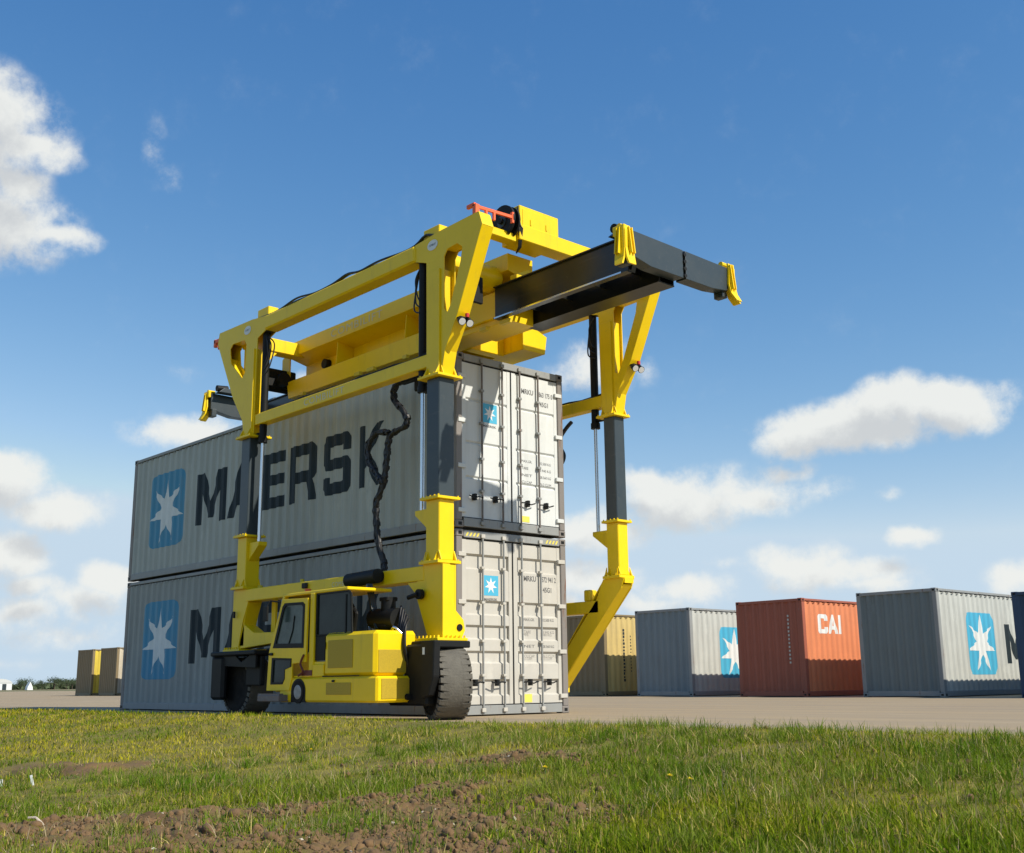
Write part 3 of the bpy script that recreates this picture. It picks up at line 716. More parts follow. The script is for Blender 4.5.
# orange signal rails at both ends
b = B(); xr = XC+LX+.92
b.beam((xr, -.98, 7.53), (xr, -.22, 7.56), .035, .045); b.box(xr-.025, xr+.025, -.24, -.20, 7.46, 7.64, .004); b.box(xr-.04, xr+.04, -1.0, -.92, 7.36, 7.56, .004)
b.box(xr-.02, xr+.02, -.78, -.74, 7.38, 7.54, .004); b.box(xr-.18, xr+.0, -1.0, -.95, 7.53, 7.59, .004); b.box(xr-.02, xr+.02, -.62, -.58, 7.40, 7.54, .004)
b.make('orange_rail', M['orange'], sc)
b = B(); xl = XC-LX-1.24
b.box(xl-.42, xl-.12, YN-.05, YN+.02, 7.27, 7.35, .01); b.box(xl-.26, xl-.16, YN-.05, YN+.02, 7.12, 7.28, .01); b.box(xl-.44, xl-.36, YN-.05, YN+.02, 7.20, 7.36, .01)
b.make('orange_rail', M['orange'], sc)
B().cyl((xl-.14, YN, 7.29), (xl+.12, YN, 7.27), .02, 8).make('rail_stub', K_, sc)

# spreader: yellow main frame, two telescopic arms, end beams with corner guides
b = B()
SX0, SX1 = -5.75, .95
for (yn, s) in ((.30, 1), (2.14, -1)):
    y = lambda d: yn+s*d
    prof = [(y(0), 7.31), (y(0), 7.02), (y(.42), 6.92), (y(.42), 6.66), (y(-.03), 6.50), (y(.02), 6.17), (y(.55), 6.17), (y(.55), 7.31)]
    b.prism(prof, 'x', SX0, SX1 if s == 1 else -.1, 0)
    for k in range(2):
        x = SX0+1.7+k*2.2; b.prism([(y(.05), 6.98), (y(.42), 6.92), (y(.42), 6.66), (y(.02), 6.52)], 'x', x, x+.02)
b.box(SX0-.02, -.12, .84, 1.60, 6.99, 7.25, .01)
b.box(SX0, SX0+.3, .84, 1.60, 6.2, 6.98, .01)
for x in (-4, -2.4, -.8): b.box(x, x+.2, .84, 1.60, 6.15, 6.98, .01)
# tapered left end plates
for y in (.33, 2.08):
    b.prism([(SX0, 7.2), (SX0, 6.6), (SX0-.3, 6.75), (SX0-.3, 7.05)], 'y', y, y+.03)
# suspension hangers to the cross beams
sp = b.make('spreader_frame', Y_, sc, bevel=.008)
t = text_bm('COMBILIFT', 1.7, .15, 0, 1.1)
for v in t.verts: v.co = Vector((-4.2+v.co.x, .296, 7.09+v.co.z))-Vector(OFF)
art(t, 'lettering', M['cream'], sp)
b = B()
for k, x in enumerate((-5.2, -3.3, -2.9, -1.8, .3, .8)):
    b.box(x, x+.12+.05*(k % 3), .24, .32, 6.11, 6.18, .006)
b.make('guide_block', M['yellow_dull'], sp, split=True)
B().cyl((-4.9, .60, 6.78), (-4.9, .735, 6.78), .10, 14).make('access_hole', K_, sp)
XE = 3.80; XEL = -8.60
def arm(y0, y1, xa, xb):
    # two I-beams side by side, tied by short cross plates
    b = B()
    lo_, hi = min(xa, xb), max(xa, xb)
    b.box(lo_, hi, y0+.04, y0+.06, 6.235, 6.74); b.box(lo_, hi, y0, y0+.12, 6.215, 6.235); b.box(lo_, hi, y0, y0+.12, 6.74, 6.76)
    b.box(lo_, hi, y1-.34, y1-.32, 6.24, 6.74); b.box(lo_, hi, y1-.36, y1, 6.22, 6.24); b.box(lo_, hi, y1-.36, y1, 6.74, 6.76); b.box(lo_, hi, y1-.03, y1-.01, 6.24, 6.74)
    for k in range(4):
        x = lo_+(hi-lo_)*(k+.5)/4; b.box(x-.01, x+.01, y0+.06, y1-.34, 6.40, 6.70)
    return b.make('telescopic_arm', M['black_gloss'], sp)
arm(.18, 1.24, .72, XE-.2)
arm(1.26, 2.26, -5.2, XEL+.2)
b = B(); b.box(.74, XE-.3, .176, .179, 6.212, 6.236); b.make('wear_strip', M['chrome'], sp)
b = B()
for k in range(2): b.tube([(.4, .55+.1*k, 6.6), (2, .55+.1*k, 6.58), (XE-.2, .55+.1*k, 6.6)], .024, 6)
b.make('hydraulic_pipe', M['hose'], sp, split=True)
B().box(-.3, .74, .24, 1.14, 6.26, 6.70, .01).make('telescopic_arm', Y_, sp)
for xe, s in ((XE, 1), (XEL, -1)):
    b = B()
    b.prism([(-.02, 6.40), (-.02, 6.76), (1.22, 6.74), (1.22, 6.30), (.5, 6.30)], 'x', xe-s*.20, xe)
    b.prism([(1.28, 6.30), (1.28, 6.74), (2.36, 6.72), (2.36, 6.42), (2.24, 6.34), (1.9, 6.30)], 'x', xe-s*.20, xe)
    for y in (.05, 1.30): b.prism([(y, 6.76), (y+.12, 6.86), (y+.3, 6.86), (y+.75, 6.765)], 'x', xe-s*.42, xe-s*.20)
    for y in (.06, 2.26): b.box(xe-s*.22, xe-s*.04, y-.06, y+.06, 6.24, 6.42, .01)
    eb = b.make('end_beam', D_, sp, bevel=.01)
    for k in range(4): B().cyl((xe+s*.02, 1.25, 6.34+k*.11), (xe-s*.04, 1.25, 6.34+k*.11), .03, 10).make('cable_link', K_, eb)
    B().cyl((xe-s*.3, .05, 6.86), (xe-s*.3, .3, 6.88), .07, 12).make('drive_motor', K_, eb, smooth=True)
    for yy, sy in ((-.06, -1), (2.42, 1)):
        b = B()
        # corner guide: two wings folded round the container corner, flared at the foot
        def q(dx, dy, z): return (xe+s*dx, yy+sy*dy, z)
        prof = [(6.80, .0), (6.72, .03), (6.45, .03), (6.30, .06), (6.18, .12)]
        wd = [.11, .13, .15, .14, .09]
        for wing in (0, 1):
            f = (lambda a, o_, z: q(o_, -a, z)) if wing == 0 else (lambda a, o_, z: q(-a, o_, z))
            rows = []
            for (z, o_), w_ in zip(prof, wd): rows.append([b.bm.verts.new(f(-.01-o_*.3, o_, z)), b.bm.verts.new(f(w_, o_+.005, z)), b.bm.verts.new(f(w_, o_-.025, z)), b.bm.verts.new(f(-.01-o_*.3, o_-.03, z))])
            fs = [b.bm.faces.new(rows[0]), b.bm.faces.new(rows[-1][::-1])]
            for r0, r1 in zip(rows, rows[1:]):
                for i in range(4): fs.append(b.bm.faces.new([r0[i], r0[(i+1) % 4], r1[(i+1) % 4], r1[i]]))
            bmesh.ops.recalc_face_normals(b.bm, faces=fs)
            for a_ in (.05, .11):
                A0, A1 = Vector(f(a_, .03, 6.76)), Vector(f(a_, .075, 6.36)); b.beam(A0, A1, .018, .05, up=Vector(f(0, 1, 0))-Vector(f(0, 0, 0)))
        b.cyl(q(-.10, .0, 6.80), q(-.10, -.16, 6.80), .045, 10)
        b.box(xe-s*.2, xe+s*.02, yy-.03, yy+.03, 6.66, 6.80, .01)
        b.make('corner_guide', Y_, sp)

def tyre_and_rim(xw, yw, steer, R=.50, out=-1):
    """solid worn tyre with shallow shoulder lugs, hub set inside"""
    rot = Matrix.Translation((xw, yw, 0)) @ Matrix.Rotation(steer, 4, 'Z') @ Matrix.Translation((-xw, -yw, 0))
    k = R/.60
    def fin(b, *a, **kw): bmesh.ops.transform(b.bm, matrix=rot, verts=b.bm.verts[:]); return b.make(*a, **kw)
    wh = B(); wh.lathe([(-.21, .34*k), (-.23, .42*k), (-.235, .50*k), (-.215, .555*k), (.215, .555*k), (.235, .50*k), (.23, .42*k), (.21, .34*k)], (xw, yw, R), 'y', 64)
    wheel = fin(wh, 'wheel', M['rubber'], sc, smooth=True)
    tr = B(); tr.lathe([(-.20, .556*k), (-.185, .59*k), (-.12, .60*k), (.12, .60*k), (.185, .59*k), (.20, .556*k)], (xw, yw, R), 'y', 72)
    n = 30
    for i in range(n):
        for s in (-1, 1):
            a0 = 2*PI*(i+(.5 if s > 0 else 0))/n; a1 = a0+2*PI/n*.66; P_ = []
            for rr_, ya, yb_ in ((.53*k, .185, .245), (.603*k, .10, .232)):
                for (yy, a_) in ((ya, a0), (yb_, a0+.03), (yb_, a1+.03), (ya, a1)): P_.append((xw+rr_*math.cos(a_), yw+s*yy, R+rr_*math.sin(a_)))
            tr.hexa(P_)
    bmesh.ops.recalc_face_normals(tr.bm, faces=tr.bm.faces[:])
    fin(tr, 'tyre_tread', M['tread'], wheel)
    fin(B().lathe([(out*.19, .33*k), (out*.18, .345*k), (out*.10, .30*k), (out*.10, .10*k), (out*.16, .09*k), (out*.16, .01)], (xw, yw, R), 'y', 32), 'rim', M['black'], wheel, smooth=True)
    return wheel

# lower frame: near side
b = B()
b.box(XC-LX+.2, XC+LX-.2, YN-.15, YN+.15, 1.98, 2.20, .012)
cb = b.make('chassis_beam', Y_, sc)
t = text_bm('COMBILIFT', .62, .075, 0, 1.1)
for v in t.verts: v.co = Vector((-1.9+v.co.x, YN-.153, 2.05+v.co.z))-Vector(OFF)
art(t, 'lettering', M['cream'], cb)
B().box(-2.75, -2.62, YN-.20, YN-.15, 2.08, 2.17, .01).make('camera_box', K_, cb)
for sx in (1, -1):
    X = lambda dx: XC+sx*(LX+dx)
    b = B()
    for t0, t1 in ((YN-.14, YN-.12), (YN+.12, YN+.14)):
        b.prism([(X(.2), 2.21), (X(-.22), 2.21), (X(-.36), 1.97), (X(-.60), 1.97), (X(-.40), 1.80), (X(-.10), 1.14), (X(.2), 1.14)] if sx == 1 else
                [(X(.2), 2.21), (X(-.22), 2.21), (X(-.30), 1.97), (X(-.12), 1.60), (X(.0), 1.16), (X(.2), 1.14)], 'y', t0, t1)
    b.beam((X(-.38 if sx == 1 else -.3), YN, 1.80 if sx == 1 else 1.975), (X(-.10 if sx == 1 else .02), YN, 1.16), .25, .02, up=(0, 0, 1))
    b.box(X(-.16), X(.2), YN-.12, YN+.12, 1.2, 2.2, .004)
    if sx == -1:      # low link from the left leg back to the cab
        b.prism([(X(.0), 1.15), (X(-1.3), 1.22), (X(-1.3), 1.40), (X(-.5), 1.42), (X(-.10), 1.60)], 'y', YN-.12, YN+.12, .008)
        b.box(X(-.75), X(-.62), YN+.16, YN+.2, 1.2, 2.0)
    b.box(X(-.28), X(.30), YN-.28, YN+.28, 1.10, 1.14, .004)
    b.prism([(YN-.14, 1.14), (YN+.22, 1.14), (YN+.28, 1.25), (YN+.25, 1.40), (YN+.10, 1.54), (YN+.03, 1.68), (YN+.0, 2.2), (YN-.14, 2.2)], 'x', X(.2), X(.24), .004)
    bb = b
    for k in range(7): bb.cyl((X(-.24+.085*k), YN-.255, 1.14), (X(-.24+.085*k), YN-.255, 1.175), .016, 6); bb.cyl((X(.27), YN-.24+.08*k, 1.14), (X(.27), YN-.24+.08*k, 1.175), .016, 6)
    lb = b.make('leg_bracket', Y_, sc)
    bb = B().cyl((X(.24), YN+.17, 1.29), (X(.255), YN+.17, 1.29), .05, 16); bb.make('pin_hole', K_, lb)
    if sx == 1:
        bb = B(); bb.cyl((X(-.22), YN-.17, 1.78), (X(-.22), YN-.24, 1.78), .075, 16); bb.cyl((X(-.22), YN-.24, 1.78), (X(-.42), YN-.26, 1.74), .035, 12)
        bb.make('steering_pivot', K_, lb, smooth=True)
    else:
        B().box(X(.08), X(.13), YN-.20, YN-.17, 1.70, 1.82, .006).make('camera_box', K_, lb)
    # wheel unit: black fork, tyre and rim
    xw = X(.13) if sx == 1 else X(-.12); yw = YN+.02
    wheel = tyre_and_rim(xw, yw, math.radians(-22 if sx == 1 else 0))
    fk = B()
    if sx == 1:
        fk.box(X(-.40), X(.34), YN-.36, YN+.30, 1.0, 1.098, .015)
        fk.box(X(-.62), X(.28), YN-.46, YN-.28, .20, 1.05, .03)
        fk.prism([(X(.20), 1.09), (X(.50), 1.09), (X(.48), .60), (X(.38), .34), (X(.20), .30)], 'y', YN-.50, YN-.38, .012)
        fk.box(X(-.60), X(-.45), YN-.26, YN+.22, .42, 1.0, .02)
        fk.cyl((X(-.55), YN-.48, .36), (X(-.05), YN-.50, .32), .045, 12)
    else:
        fk.box(X(-1.15), X(.42), YN-.46, YN+.30, 1.02, 1.098, .02)
        fk.box(X(-.02), X(.42), YN-.44, YN-.30, .26, 1.02, .05)
        fk.box(X(.30), X(.44), YN-.42, YN+.2, .30, 1.0, .05)
        fk.prism([(X(-1.1), 1.02), (X(-.9), 1.02), (X(-.6), .9), (X(-.4), 1.02), (X(.1), 1.02), (X(.1), .85), (X(-1.1), .80)], 'y', YN-.40, YN-.36, .004)
        fk.box(X(-1.1), X(-.6), YN-.3, YN-.2, .5, 1.02, .02)
    fk.make('wheel_fork', K_, wheel)
    if sx == 1:
        for (a_, c_, e_, f_) in ((-.40, -.34, .62, .66), (-.28, -.23, .62, .66), (-.42, -.20, .56, .585)): B().box(X(a_), X(c_), YN-.463, YN-.461, e_, f_).make('decal', M['white'], wheel)
        B().box(X(.24), X(.29), YN-.503, YN-.501, .90, 1.0).make('decal', M['white'], wheel)
# black cylinder lying on the chassis beam and the cable loops above it
b = B(); b.cyl((-1.26, YN-.26, 2.10), (-.46, YN-.26, 2.12), .11, 20)
b.make('accumulator', K_, sc, smooth=True)
b = B(); b.beam((-.50, -1.30, 1.98), (-.12, -1.40, 1.30), .09, .05); b.make('cab_stay', M['slate'], sc)
def smooth_path(P, n=10):
    P = [Vector(p) for p in P]; P = [P[0]]+P+[P[-1]]; o = []
    for i in range(1, len(P)-2):
        for k in range(n):
            t = k/n; a, b_, c, d = P[i-1], P[i], P[i+1], P[i+2]
            o.append(.5*((2*b_)+(c-a)*t+(2*a-5*b_+4*c-d)*t*t+(3*b_-a-3*c+d)*t*t*t))
    o.append(P[-2]); return o
def chain(path, w, name='energy_chain'):
    pts = smooth_path(path, 14); b = B()
    r_ = [w*.5*(1+.16*math.sin(i*.9)+.10*math.sin(i*2.3)) for i in range(len(pts))]
    b.tube(pts, r_, 9)
    for i in range(6, len(pts)-4, 11):
        d = (pts[i+1]-pts[i]).normalized(); b.cyl(pts[i]-d*.03, pts[i]+d*.03, w*.68, 10)
    for off in (-1, 1): b.tube([p+Vector((off*w*.45, -.03, 0))+Vector((.012*math.sin(j*.7+off), 0, .012*math.cos(j*.5))) for j, p in enumerate(pts)], .018, 6)
    return b.make(name, M['hose'], sc, smooth=True)
YH = -.5
chain([(-.2, -.55, 5.40), (-.70, YH, 5.40), (-.86, YH, 5.38), (-1.0, YH, 5.28), (-.97, YH, 5.07), (-.66, YH, 4.76), (-.70, YH, 4.60), (-1.08, YH, 4.52), (-1.16, YH, 4.31), (-1.2, YH, 4.01), (-1.27, YH, 3.73), (-1.46, YH, 3.42), (-1.45, YH, 3.15), (-1.39, YH, 2.78), (-1.21, YH, 2.36), (-1.15, YH-.1, 2.24)], .088)
chain([(-1.1, YH-.03, 4.56), (-1.45, YH-.03, 4.60), (-1.68, YH-.03, 4.43), (-1.64, YH-.03, 4.15), (-1.41, YH-.03, 3.89), (-1.26, YH-.03, 3.73)], .088)
b = B(); b.box(-.75, .2, YN+.28, YN+.42, 5.30, 5.42, .01); b.box(-.3, .1, YN+.26, YN+.4, 5.08, 5.30, .02); b.make('chain_bracket', K_, sc)
# hose loop beyond the far side
b = B()
for k in range(2): b.tube(smooth_path([(-.3, 2.95, 5.1), (.0-.45, 2.95, 5.0), (-.62, 2.9+.05*k, 4.8), (-.46-.04*k, 2.9, 4.5), (-.60, 2.9, 4.3), (-.85, 2.9, 4.25)]), .035, 8)
b.make('hydraulic_hose', M['hose'], sc, smooth=True, split=True)
# thin hose loops near the heads
for yc in (YN, YF):
    b = B()
    for sx in (1, -1):
        x = XC+sx*(LX-.44)
        for k in range(3): b.tube(smooth_path([(x, yc-.05, 6.95), (x-sx*(.10+.04*k), yc-.08+.05*k, 6.75), (x-sx*(.08+.04*k), yc-.06, 6.5-.1*k), (x, yc-.07, 6.38-.1*k)]), .013, 6)
        b.box(x-.06, x+.06, yc-.1, yc+.1, 7.03, 7.12)
    b.make('hydraulic_hose', M['hose'], sc, smooth=True, split=True)

# far side: raking legs down to one middle wheel
for sx in (1, -1):
    X = lambda dx: XC+sx*(LX-.08+dx)
    b = B()
    for t0, t1 in ((YF-.13, YF-.11), (YF+.11, YF+.13)):
        b.prism([(X(.24), 2.21), (X(-.24), 2.21), (X(-.42), 1.86), (X(-1.86), .30), (X(-1.48), .30), (X(.17), 2.04)], 'y', t0, t1)
    b.beam((X(.20), YF, 2.10), (X(-1.48), YF, .30), .22, .02); b.beam((X(-.26), YF, 2.18), (X(-1.84), YF, .32), .22, .02)
    b.box(X(-.24), X(.24), YF-.11, YF+.11, 2.12, 2.21)
    b.box(X(-.75), X(-.60), YF-.1, YF+.1, 1.86, 2.06, .02)
    b.make('raking_leg', Y_, sc)
b = B(); b.box(XC-LX+.45, XC+LX-.45, YF-.13, YF+.13, 1.65, 1.86, .01); b.box(XC-1.35, XC+1.35, YF-.16, YF+.16, .32, .56, .01); b.make('chassis_beam', Y_, sc)
xw, yw = XC, YF+.45
wheel = tyre_and_rim(xw, yw, 0, .55, 1)
B().box(xw-.3, xw+.3, YF-.1, YF+.2, .4, 1.6, .02).make('wheel_fork', K_, wheel)

# engine cover and cab
YA = -1.90
b = B()
b.box(-.78, .52, YA, -1.15, .62, 1.25, .05); b.box(-1.98, .60, YA-.02, -1.15, .25, .615, .03)
b.prism([(-1.10, .62), (-.78, .62), (-.78, .80), (-1.10, .80)], 'y', YA, -1.2, .01)
eng = b.make('engine_cover', Y_, sc)
b = B(); b.box(-.66, -.02, YA-.008, YA, .74, 1.14, .003); b.box(-.66, -.02, YA-.028, YA-.02, .36, .53, .003)
b.box(.52, .528, -1.84, -1.3, .66, .98, .003); b.box(.60, .608, -1.84, -1.3, .30, .58, .003)
b.make('vent_grille', M['grille'], eng, split=True)
b = B(); b.box(-.80, .15, YA-.004, YA, .620, .632); b.box(-.76, -.72, YA-.02, YA, 1.02, 1.12, .004); b.box(-.5, -.44, YA-.04, YA-.02, .54, .57, .004); b.box(.22, .26, YA-.012, YA, .56, .575)
b.make('latch', K_, eng, split=True)
arch = [(-1.62, .25)]+[(-1.42+.20*math.cos(t), .42+.18*math.sin(t)) for t in [PI-PI*i/14 for i in range(15)]]+[(-1.22, .25)]
B().prism(arch, 'y', YA-.026, YA-.01).make('wheel_recess', K_, eng)
wr = B().lathe([(-.035, .165), (.0, .165), (.0, .02)], (-1.42, YA-.0, .40), 'y', 28).make('support_wheel', M['rubber'], eng, smooth=True)
B().lathe([(-.046, .02), (-.046, .085), (-.036, .105), (-.03, .105)], (-1.42, YA, .40), 'y', 28).make('white_hub', M['hub'], wr)
# exposed engine bits between hood and leg
b = B(); b.box(-.25, .12, -1.42, -1.12, 1.28, 1.5, .05); b.cyl((-.35, -1.3, 1.46), (.25, -1.3, 1.44), .15, 16); b.cyl((.0, -1.3, 1.5), (.0, -1.3, 1.72), .11, 16); b.box(-.1, .1, -1.4, -1.2, 1.70, 1.76, .01)
b.make('air_intake', K_, sc, smooth=True)
b = B()
for k in range(5): b.tube(smooth_path([(.25+.05*k, -1.25, 1.62-.05*k), (.38+.04*k, -1.38, 1.30), (.46+.03*k, -1.42, 1.05), (.36+.05*k, -1.36, .8), (.5, -1.3, .55)]), .016+.004*(k % 2), 6)
b.make('hydraulic_hose', M['hose'], sc, smooth=True, split=True)
b = B(); b.tube(smooth_path([(-.45, -1.3, 1.22), (-.5, -1.3, 1.4), (-.38, -1.32, 1.5)]), .02, 6); b.tube(smooth_path([(.5, -1.42, 1.20), (.42, -1.5, 1.3), (.3, -1.46, 1.24), (.24, -1.5, 1.12)]), .022, 6); b.make('steel_pipe', M['chrome'], sc, smooth=True)

b = B()
ZT = 1.90
# cab shell: posts, roof, rear and lower body (door opening facing -y, raked front at -x)
b.hexa([(-1.98, YA+.01, .62), (-1.02, YA+.01, .62), (-1.02, -1.1, .62), (-1.98, -1.1, .62), (-1.98, YA+.01, .64), (-1.02, YA+.01, .64), (-1.02, -1.1, .64), (-1.98, -1.1, .64)])
b.box(-2.05, -.22, YA+.02, -1.07, ZT-.04, ZT+.01, .012)
b.box(-1.19, -1.07, YA+.0, YA+.08, .62, ZT-.03, .01)
b.box(-1.14, -.18, -1.14, -1.08, .64, 1.24, .008)
b.beam((-2.32, YA+.05, 1.0), (-1.98, YA+.05, ZT-.02), .06, .07, up=(0, 1, 0)); b.beam((-2.32, -1.15, 1.0), (-1.98, -1.15, ZT-.02), .06, .07, up=(0, 1, 0))
b.prism([(-2.32, .42), (-2.32, 1.0), (-2.20, 1.0), (-2.20, .42)], 'y', YA+.05, -1.15, .01)
b.box(-2.3, -1.2, YA+.1, -1.15, .40, .46, .01)
b.box(-1.07, -.78, YA+.02, YA+.06, .80, .84)
cab = b.make('cab', Y_, sc)
# door: yellow frame with tall light window above and small one below
fo_ = [(-2.34, .42), (-1.66, .42), (-1.60, .62), (-1.60, .82), (-1.22, .84), (-1.20, 1.80), (-1.94, 1.82), (-2.30, 1.02)]
w1 = [(-2.17, 1.08), (-1.29, 1.06), (-1.28, 1.70), (-1.34, 1.74), (-1.86, 1.75), (-1.92, 1.70)]
w2 = [(-2.21, .52), (-1.86, .52), (-1.80, .60), (-1.80, .74), (-1.62, .78), (-1.62, .90), (-2.19, .92)]
b = B(); b.plate(fo_, [w1, w2], 'y', YA-.035, YA-.005)
dr = b.make('door', Y_, cab, bevel=.006)
b = B(); b.prism(w1, 'y', YA-.022, YA-.016); b.make('window', M['glass_light'], dr)
def shrink(P, k):
    cx = sum(p[0] for p in P)/len(P); cz = sum(p[1] for p in P)/len(P)
    return [(cx+(p[0]-cx)*k, cz+(p[1]-cz)*k) for p in P]
b = B(); b.plate(shrink(w1, 1.02), [shrink(w1, .86)], 'y', YA-.040, YA-.023); b.plate(shrink(w2, 1.02), [shrink(w2, .86)], 'y', YA-.040, YA-.023); b.make('window_seal', K_, dr)
b = B(); b.prism(w2, 'y', YA-.022, YA-.016); b.make('window', M['glass'], dr)
B().box(-2.26, -2.16, YA-.06, YA-.036, .96, 1.0, .006).make('handle', K_, dr)
b = B(); b.tube([(-2.0, YA-.02, 1.78), (-2.10, YA-.16, 1.80), (-2.12, YA-.20, 1.72)], .012, 6); b.box(-2.18, -2.06, YA-.24, YA-.20, 1.48, 1.72, .01); b.make('mirror', K_, cab)
b = B(); b.tube([(-1.75, YA-.03, 1.08), (-1.62, YA-.03, 1.32), (-1.58, YA-.028, 1.55)], .008, 5); b.make('wiper', K_, dr)
b = B(); b.cyl((-1.9, -1.5, 1.90), (-1.9, -1.5, 2.0), .05, 12); b.make('beacon', M['orange'], cab, smooth=True)
w3 = [(-1.06, 1.22), (-.10, 1.22), (-.14, 1.80), (-.20, 1.85), (-1.06, 1.85)]
b = B(); b.prism(w3, 'y', YA+.05, YA+.056); b.make('side_window', M['glass'], cab)
b = B(); b.prism([(-.88, 1.24), (-.45, 1.24), (-.40, 1.55), (-.62, 1.78), (-.86, 1.62)], 'y', YA+.30, YA+.36, .02); b.box(-.9, -.35, YA+.2, YA+.5, 1.0, 1.2, .03)
b.make('seat', K_, cab)
b = B(); b.plate(shrink(w3, 1.02), [shrink(w3, .94)], 'y', YA+.03, YA+.049); b.box(-1.06, -.80, YA+.03, YA+.05, .86, 1.22); b.box(-.3, -.27, YA+.04, YA+.049, 1.24, 1.8)
b.make('window_seal', K_, cab)
b = B(); b.hexa([(-2.30, YA+.06, 1.02), (-2.30, -1.2, 1.02), (-2.29, -1.2, 1.02), (-2.29, YA+.06, 1.02), (-1.99, YA+.06, ZT-.04), (-1.99, -1.2, ZT-.04), (-1.98, -1.2, ZT-.04), (-1.98, YA+.06, ZT-.04)])
b.make('windscreen', M['glass_light'], cab)
b = B(); b.box(-2.36, -1.72, YA-.18, YA+.05, .26, .36, .01); b.box(-2.36, -1.72, YA-.17, YA-.1, .36, .38); b.make('step', M['steel'], cab)
b = B(); b.tube(smooth_path([(-1.25, YA-.05, .95), (-1.32, YA-.06, .82), (-1.28, YA-.04, .70), (-1.42, YA-.03, .64)]), .016, 6); b.box(-1.36, -1.08, YA-.01, YA+.03, .64, .72); b.make('grab_rail', M['dark_red'], cab)
b = B(); b.cyl((-3.05, YN, 2.21), (-3.05, YN, 2.27), .035, 10); b.cyl((-4.45, YN, 2.21), (-4.45, YN, 2.26), .045, 10); b.make('lamp_stub', M['yellow_dull'], cb)

# ------------------------------------------------------------------ ground
YE = -3.0            # edge between tarmac and grass
_T = np.random.default_rng(99).uniform(-1, 1, (256, 256))
def fbm(x, y, s, o=3, seed=0., gain=.5):
    """value-noise fractal, about -1..1; x, y may be arrays"""
    x = np.asarray(x, float)*s*1.3+seed*17.3; y = np.asarray(y, float)*s*1.3+seed*9.1; t = 0.; amp = .75
    for k in range(o):
        xi, yi = np.floor(x).astype(int), np.floor(y).astype(int); fx, fy = x-xi, y-yi
        fx = fx*fx*(3-2*fx); fy = fy*fy*(3-2*fy)
        a, b_, c, d = _T[xi & 255, yi & 255], _T[(xi+1) & 255, yi & 255], _T[xi & 255, (yi+1) & 255], _T[(xi+1) & 255, (yi+1) & 255]
        t = t+amp*((a*(1-fx)+b_*fx)*(1-fy)+(c*(1-fx)+d*fx)*fy); amp *= gain; x, y = x*2.03+3.1, y*2.03+7.7
    return t
def nz(x, y, s, seed=0., o=2): return fbm(x, y, s, o, seed)
def local(x, y):
    return (x-CX)*RV.x+(y-CY)*RV.y, ((x-CX)*FV.x+(y-CY)*FV.y)/.9754
def soil_mask(x, y):
    """1 where bare soil shows; close to the camera and to the left"""
    rx, fy = local(x, y)
    e = 8.1+.7*fbm(x, y, .5, 2)-np.maximum(0, rx-.25)*4.0+.25*np.maximum(0, -rx-1)
    far = .9*np.maximum(0, 1-((rx+4.3)/1.6)**2-((fy-10.6)/1.1)**2)+.5*np.maximum(0, 1-((rx-.1)/1.2)**2-((fy-9.2)/.8)**2)
    return np.clip(np.maximum(np.minimum((e-fy)/1.4, .62), np.where(far > .05, far, -1.2))+1.15*fbm(x, y, 1.3, 3)-.16, 0, 1)
def gz(x, y):
    x = np.asarray(x, float); y = np.asarray(y, float); d = np.maximum(YE-y, 0)
    base = .115*np.clip(d/.5, 0, 1)*np.exp(-np.maximum(d-.5, 0)/2.5)-.42*(1-np.exp(-(np.maximum(0, d-.3)/3.8)**1.5))
    r = np.hypot(x-CX, y-CY); far = np.clip((r-60)/200, 0, 1)
    z = base*(1-far)-.02*far+.035*fbm(x, y, .45, 2)*np.minimum(1, d/1.5)*(1-far)
    return np.where(YE-y <= 0, -.02, z)
